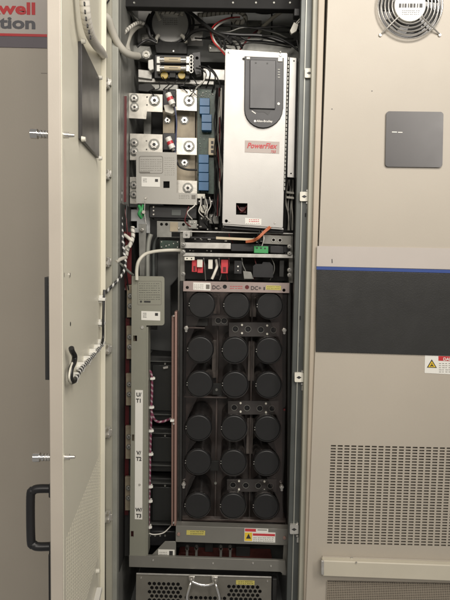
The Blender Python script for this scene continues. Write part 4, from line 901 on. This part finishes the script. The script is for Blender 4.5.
# bottom plate
YQ = .07
bp = part('bottom_plate', MB().poly([(175.8, 525.6), (288.6, 529.2), (287.2, 545.4), (175.6, 542)], YQ, .03), 'plate', CB, .001)
st = part('yellow_sticker', MB().poly([(186.6, 530.2), (205.2, 530.8), (205, 535.4), (186.4, 534.8)], YQ-.0008, .0007), 'yell2', bp)
part('sticker_print', lines(MB(), 190.5, 530.8, 204, 534.8, 2, YQ-.0008, .8, 51, 3), 'ink', st)
st = part('danger_sticker', MB().poly([(244.6, 528.2), (268.3, 529), (268.2, 532.4), (275.5, 532.7), (275.2, 542.6), (244.2, 541.4)], YQ-.0008, .0007), 'white', bp)
part('danger_header', MB().poly([(245, 528.6), (256, 529), (255.9, 531.8), (245, 531.4)], YQ-.0014, .0005).poly([(252.8, 533.4), (275, 534.1), (275, 536.3), (252.8, 535.6)], YQ-.0014, .0005), 'redc', st)
part('danger_symbol_field', MB().poly([(244.8, 532.4), (252.2, 532.6), (252, 541), (244.6, 540.8)], YQ-.0014, .0005), 'yellow', st)
part('danger_symbol', MB().poly([(248.6, 533.6), (251, 538.8), (246, 538.6)], YQ-.0018, .0003), 'ink', st)
part('sticker_print', lines(MB(), 253.3, 537, 274, 542, 3, YQ-.0008, .6, 52, 4).box(257.5, 529.6, 267, 530.4, YQ-.0013, .0004), 'inkl', st)
for x, y in ((178.6, 534.5), (284.6, 538.2)): part('plate_stud', MB().cyl(x, y, 1.7, YQ-.004, .004, 14), 'copper', bp, .0004)

# ================================================================ bottom section
YX = .06
bm_ = thing('cross_beam', 'grey cross beam under the capacitor bank with a slanted left plate', 'beam', at(205, 573, YX))
part('beam', MB().poly([(129, 555.3), (285.5, 560.8), (286.5, 574.8), (283.5, 575), (280.5, 572), (129, 567)], YX, .01), 'plate', bm_, .001)
part('gusset', MB().poly([(149, 558), (165, 541.5), (176, 541.5), (176, 559)], YX+.012, .004), 'plate', bm_, .001)
st = part('sticker', MB().poly([(158.2, 549.4), (174.6, 549.8), (174.6, 558.4), (158.2, 558)], YX+.0112, .0007), 'white', bm_)
part('sticker_print', lines(MB(), 159.5, 551.5, 167.5, 557, 3, YX+.0112, .6, 61, 2).box(169.2, 551, 172.8, 556.6, YX+.0105, .0005), 'ink', st)
part('hanger', MB().poly([(284.6, 530), (288.8, 530), (287.5, 576), (281.8, 575)], YX+.02, .004), 'plate', bm_, .001)
for x, y in ((153, 560.5), (213, 563.6), (253, 563.5), (271, 566.4)): screw(x, y, 1, YX, bm_, 'galv')
dt = thing('output_terminals', 'dark red terminal block with four bright studs under the capacitor bank', 'terminal block', at(210, 560, .14))
part('block', MB().box(178, 557.5, 272, 566, .15, .06).box(180, 553, 193, 560, .17, .04).box(203, 554, 216, 560, .17, .04), M['rustred'], dt, .002)
for x in (187, 196.3, 220.8, 230.2):
    k = part('stud', MB().cyl(x, 549.5, 2.1, .13, .02, 6).box(x-1.2, 550, x+1.2, 559, .135, .01), 'galvd', dt, .001); part('stud_tip', MB().cyl(x, 549, 1.2, .124, .006, 14), 'chrome', k)
part('cover_plate', MB().box(236, 547, 250, 557, .16, .03), 'blackm', dt, .001); part('cover_plate', MB().box(205, 541, 213, 552, .18, .01), 'blackm', dt, .001)
tag(link('back_box', MB().box(176, 543, 284, 572, .25, .05), 'innerdark', None, .002), 'dark steel box behind the red terminal block', 'box')
# drawer
YDr = .05
dw = thing('perforated_drawer', 'grey drawer front with hexagonal holes and chrome handle at the bottom', 'drawer', at(205, 650, YDr))
hx = []
def hexes(x0, x1, y0, y1, p=4.75, r=2.35):
    j = 0; y = y0
    while y < y1:
        x = x0+(p/2 if j % 2 else 0)
        while x < x1: hx.append(circ(x, y+(x-205)*.025, r*.86, 6, PI/6)); x += p
        y += p*.866; j += 1
hexes(149.5, 182, 585, 650); hexes(229, 262, 586, 650)
hexes(186.5, 226, 598, 650)
dwf = part('drawer_front', plate_mesh([(136.3, 573.3), (271.5, 577), (269.8, 662), (134.8, 662)], hx, YDr, .002), 'drawer', dw)
part('front_edge', MB().poly([(136.3, 573.3), (271.5, 577), (271.5, 578), (136.3, 574.4)], YDr-.004, .0035), 'galv', dw, .0006)
part('drawer_body', MB().box(138, 577, 269, 660, YDr+.03, .3), 'void', dw)
for x, y in ((141, 578), (267.5, 581.5)): screw(x, y, 1, YDr, dw)
hn = part('handle', MB().ptube([(191.5, 580, .035), (190.5, 583.5, .02), (188.5, 590, .015), (187, 597, .02), (188.5, 601, .025), (195, 603, .028), (210, 603.6, .028), (217.5, 602, .025), (219.5, 598, .02), (217.8, 590.5, .015), (215.8, 584.5, .02), (215, 581, .035)], 1.5, k=14), 'chrome', dw)
part('handle_bar', MB().ptube([(192, 581.6, .03), (200, 584.6, .03), (208, 584.9, .03), (215, 582.6, .03)], 1.5, k=14), 'chrome', hn)
for x, y in ((191.5, 578.6), (214.5, 579.6)):
    part('handle_mount', MB().poly([(x-3, y-2.6), (x+3.4, y-2.4), (x+2.6, y+2.6), (x-2.4, y+2.4)], .040, .008), 'steel', hn, .001)
st = part('yellow_sticker', MB().poly([(236, 580.2), (254.6, 580.8), (254.5, 585), (236, 584.5)], YDr-.0008, .0007), 'yell2', dw)
part('sticker_print', lines(MB(), 238.5, 581, 253.5, 584.4, 2, YDr-.0008, .7, 71, 3), 'ink', st)
tag(link('rubber_seal', MB().poly([(272.5, 579), (277, 579), (275.5, 660), (271.5, 660)], .07, .02), 'blackm', None, .002), 'black rubber seal right of the perforated drawer', 'seal')

# ================================================================ more wiring and small hardware
wire('black_cable', [(150, 14, .24), (147, 22, .24), (148, 32, .235), (154, 40, .23)], 1.3, 'cabblack', 'black cable hugging the left rim of the round blower')
wire('black_cable', [(190, 12, .24), (193.5, 22, .235), (191, 33, .23), (184, 41, .225)], 1.3, 'cabblack', 'black cable hugging the right rim of the round blower')
wire('spiral_wrap_cable', [(160, 13.5, .25), (167, 12.5, .245), (174, 13, .245), (179, 14.5, .25)], 1.3, 'spiral', 'short spiral wrapped cable over the top of the round blower', k=12)
wire('black_cable', [(124, 5, .2), (128, 12, .19), (131, 20, .19), (133, 27, .2)], 1.5, 'cabblack', 'black cable hanging at the left under the top beam')
wire('grey_hose', [(127, 4, .17), (130, 10, .165), (134, 16, .165), (138, 20, .17)], 1.3, 'galvd', 'dull metal hose at the left end of the top beam', 'hose', k=12)
wire('black_cable', [(247, 6, .2), (256, 12, .2), (270, 13, .21), (286, 8, .2), (298, 3, .2)], 1.0, 'cabblack', 'sagging black cable close under the top beam at the right')
wire('black_cable', [(205, 5, .22), (213, 9, .21), (225, 7, .21), (238, 5, .22)], .9, 'cabblack', 'thin sagging cable under the middle of the top beam')
wire('black_cable', [(297, 40, .12), (300, 60, .12), (298, 90, .13), (299, 130, .13), (297, 175, .14)], .8, 'cabblack', 'thin black cable running down right of the steel strip')
wire('black_cable', [(262, 36, .15), (275, 37, .14), (290, 44, .14), (300, 52, .14)], 1.0, 'cabblack', 'second black cable level with the top of the steel strip')
rnd = random.Random(77)
for i in range(8):
    x, y = rnd.uniform(153, 195), rnd.uniform(80, 90)
    wire('jumper_wire', [(x, y-4, .16), (x+rnd.uniform(-6, 6), y+rnd.uniform(-3, 3), .15), (x+rnd.uniform(-9, 9), y+rnd.uniform(0, 5), .15), (x+rnd.uniform(-8, 8), y+9, .165)], .5, rnd.choice(['cabblack', 'cabblack', 'galvd', 'wwhite']), 'thin loose wire above the top row of bolted plates', 'wire', 'loose wires under the fuse holder')
for i in range(9):
    x, y = rnd.uniform(186, 214), rnd.uniform(204, 216)
    wire('jumper_wire', [(x, y-8, .15), (x+rnd.uniform(-5, 5), y, .14), (x+rnd.uniform(-6, 6), y+8, .14), (x+rnd.uniform(-5, 8), y+15, .16)], .55, rnd.choice(['cabblack', 'darkred', 'galvd', 'wwhite', 'cabblack']), 'thin loose wire between the shroud and the drive cover foot', 'wire', 'loose wires left of the drive cover foot')
for i in range(8):
    x = rnd.uniform(215, 280)
    wire('jumper_wire', [(x, 229, .13), (x+rnd.uniform(-9, 9), 233, .11), (x+rnd.uniform(-14, 14), 236, .11), (x+rnd.uniform(-9, 9), 243, .12)], .5, rnd.choice(['cabblack', 'wwhite', 'galvd', 'darkred']), 'thin loose wire on top of the control rack', 'wire', 'loose wires over the control rack')
for i in range(6):
    x = 121+rnd.uniform(0, 6)
    wire('jumper_wire', [(x, 204, .1), (x+rnd.uniform(-2, 3), 222, .09), (x+rnd.uniform(-2, 3), 240, .09), (x+rnd.uniform(-2, 3), 262, .09), (x+2, 290, .1)], .7, rnd.choice(['cabblack', 'darkred', 'cabblack', 'wwhite']), 'thin wire dropping along the left wall behind the taped wires', 'wire', 'thin wires along the left wall')
for n, (x0, y0, x1, y1, Y, m, lab) in enumerate(((199, 216, 208, 229, .19, 'blackm', 'black block left of the drive cover foot'), (188, 220, 197, 229, .15, 'galvd', 'grey block at the right end of the punched bracket'),
        (209, 214, 219, 224, .2, 'galvd', 'grey block beside the white round terminal'), (197, 199, 214, 204.5, .17, 'blackm', 'black strip under the foot of the green board'))):
    t = thing('terminal_block', lab, 'terminal block', at((x0+x1)/2, y1, Y))
    part('body', MB().box(x0, y0, x1, y1, Y, .05), m, t, .002)
    screw(x0+2.4, y0+2.2, 1, Y, t); screw(x1-2.4, y0+2.4, 1, Y, t)

rnd = random.Random(99)
for i in range(7):
    x0, x1 = rnd.uniform(190, 215), rnd.uniform(285, 303); y = rnd.uniform(27, 44)
    wire('loom_wire', [(x0, y+rnd.uniform(-6, 3), .25), (x0+25, y+rnd.uniform(-4, 4), .2), ((x0+x1)/2, y+rnd.uniform(-5, 5), .19), (x1-18, y+rnd.uniform(-2, 7), .19), (x1, y+rnd.uniform(2, 12), .22)], rnd.uniform(.5, .9), rnd.choice(['cabblack', 'cabblack', 'cabblack', 'galvd']), 'thin wire strung across the rear above the drive cover', 'wire', 'thin wires strung across the top rear')
for i, (x0, y0, x1, y1, m, lab) in enumerate(((141, 34, 153, 42, 'galv', 'bright steel bracket below the left rim of the round blower'), (190, 33, 203, 41, 'galv', 'bright steel bracket below the right rim of the round blower'),
        (121, 12, 131, 30, 'galvd', 'dull steel bracket high on the left wall'), (208, 44, 224, 52, 'galvd', 'dull steel bracket left of the drive cover top corner'), (121, 60, 134, 66, 'galvd', 'dull steel bracket left of the white plastic block'), (246, 20, 262, 26, 'galvd', 'dull steel bracket in the middle of the top rear'))):
    t = thing('mounting_bracket', lab, 'bracket', at((x0+x1)/2, y1, .27)); part('bracket_sheet', MB().poly([(x0, y0), (x1, y0+.4), (x1-1, y1), (x0+1, y1)], .262, .008), m, t, .0015)
    screw(x0+2.4, (y0+y1)/2, 1.1, .262, t); screw(x1-2.4, (y0+y1)/2, 1.1, .262, t)

# ================================================================ light
W = bpy.data.worlds.new('World'); S.world = W; W.use_nodes = True
bg = W.node_tree.nodes['Background']; bg.inputs[0].default_value = (1, .95, .89, 1); bg.inputs[1].default_value = .25
def area(name, loc, tgt, sx, sy, e, col):
    l = bpy.data.lights.new(name, 'AREA'); l.shape = 'RECTANGLE'; l.size = sx; l.size_y = sy; l.energy = e; l.color = col
    o = bpy.data.objects.new(name, l); COL.objects.link(o); o.location = loc
    o.rotation_euler = (Vector(tgt)-Vector(loc)).to_track_quat('-Z', 'Y').to_euler(); return o
area('ceiling_or_fill_lamp', (.45, -1.35, 2.75), (.0, 0, 1.9), 1.2, .3, 22, (1, .935, .855))
area('ceiling_or_fill_lamp', (1.3, -1.9, 2.5), (-.4, -.4, 1.6), .35, 1.2, 23, (1, .935, .855))  # unseen fill from the right, added to brighten the open door
area('ceiling_or_fill_lamp', (-.1, -3.6, 2.75), (.0, 0, 2.1), 2.4, .5, 54, (1, .935, .855))  # unseen frontal fill, added to light the cabinet interior
S.view_settings.view_transform = 'Standard'; S.view_settings.look = 'None'; S.view_settings.exposure = -.08; S.view_settings.gamma = 1
S.cycles.use_denoising = True
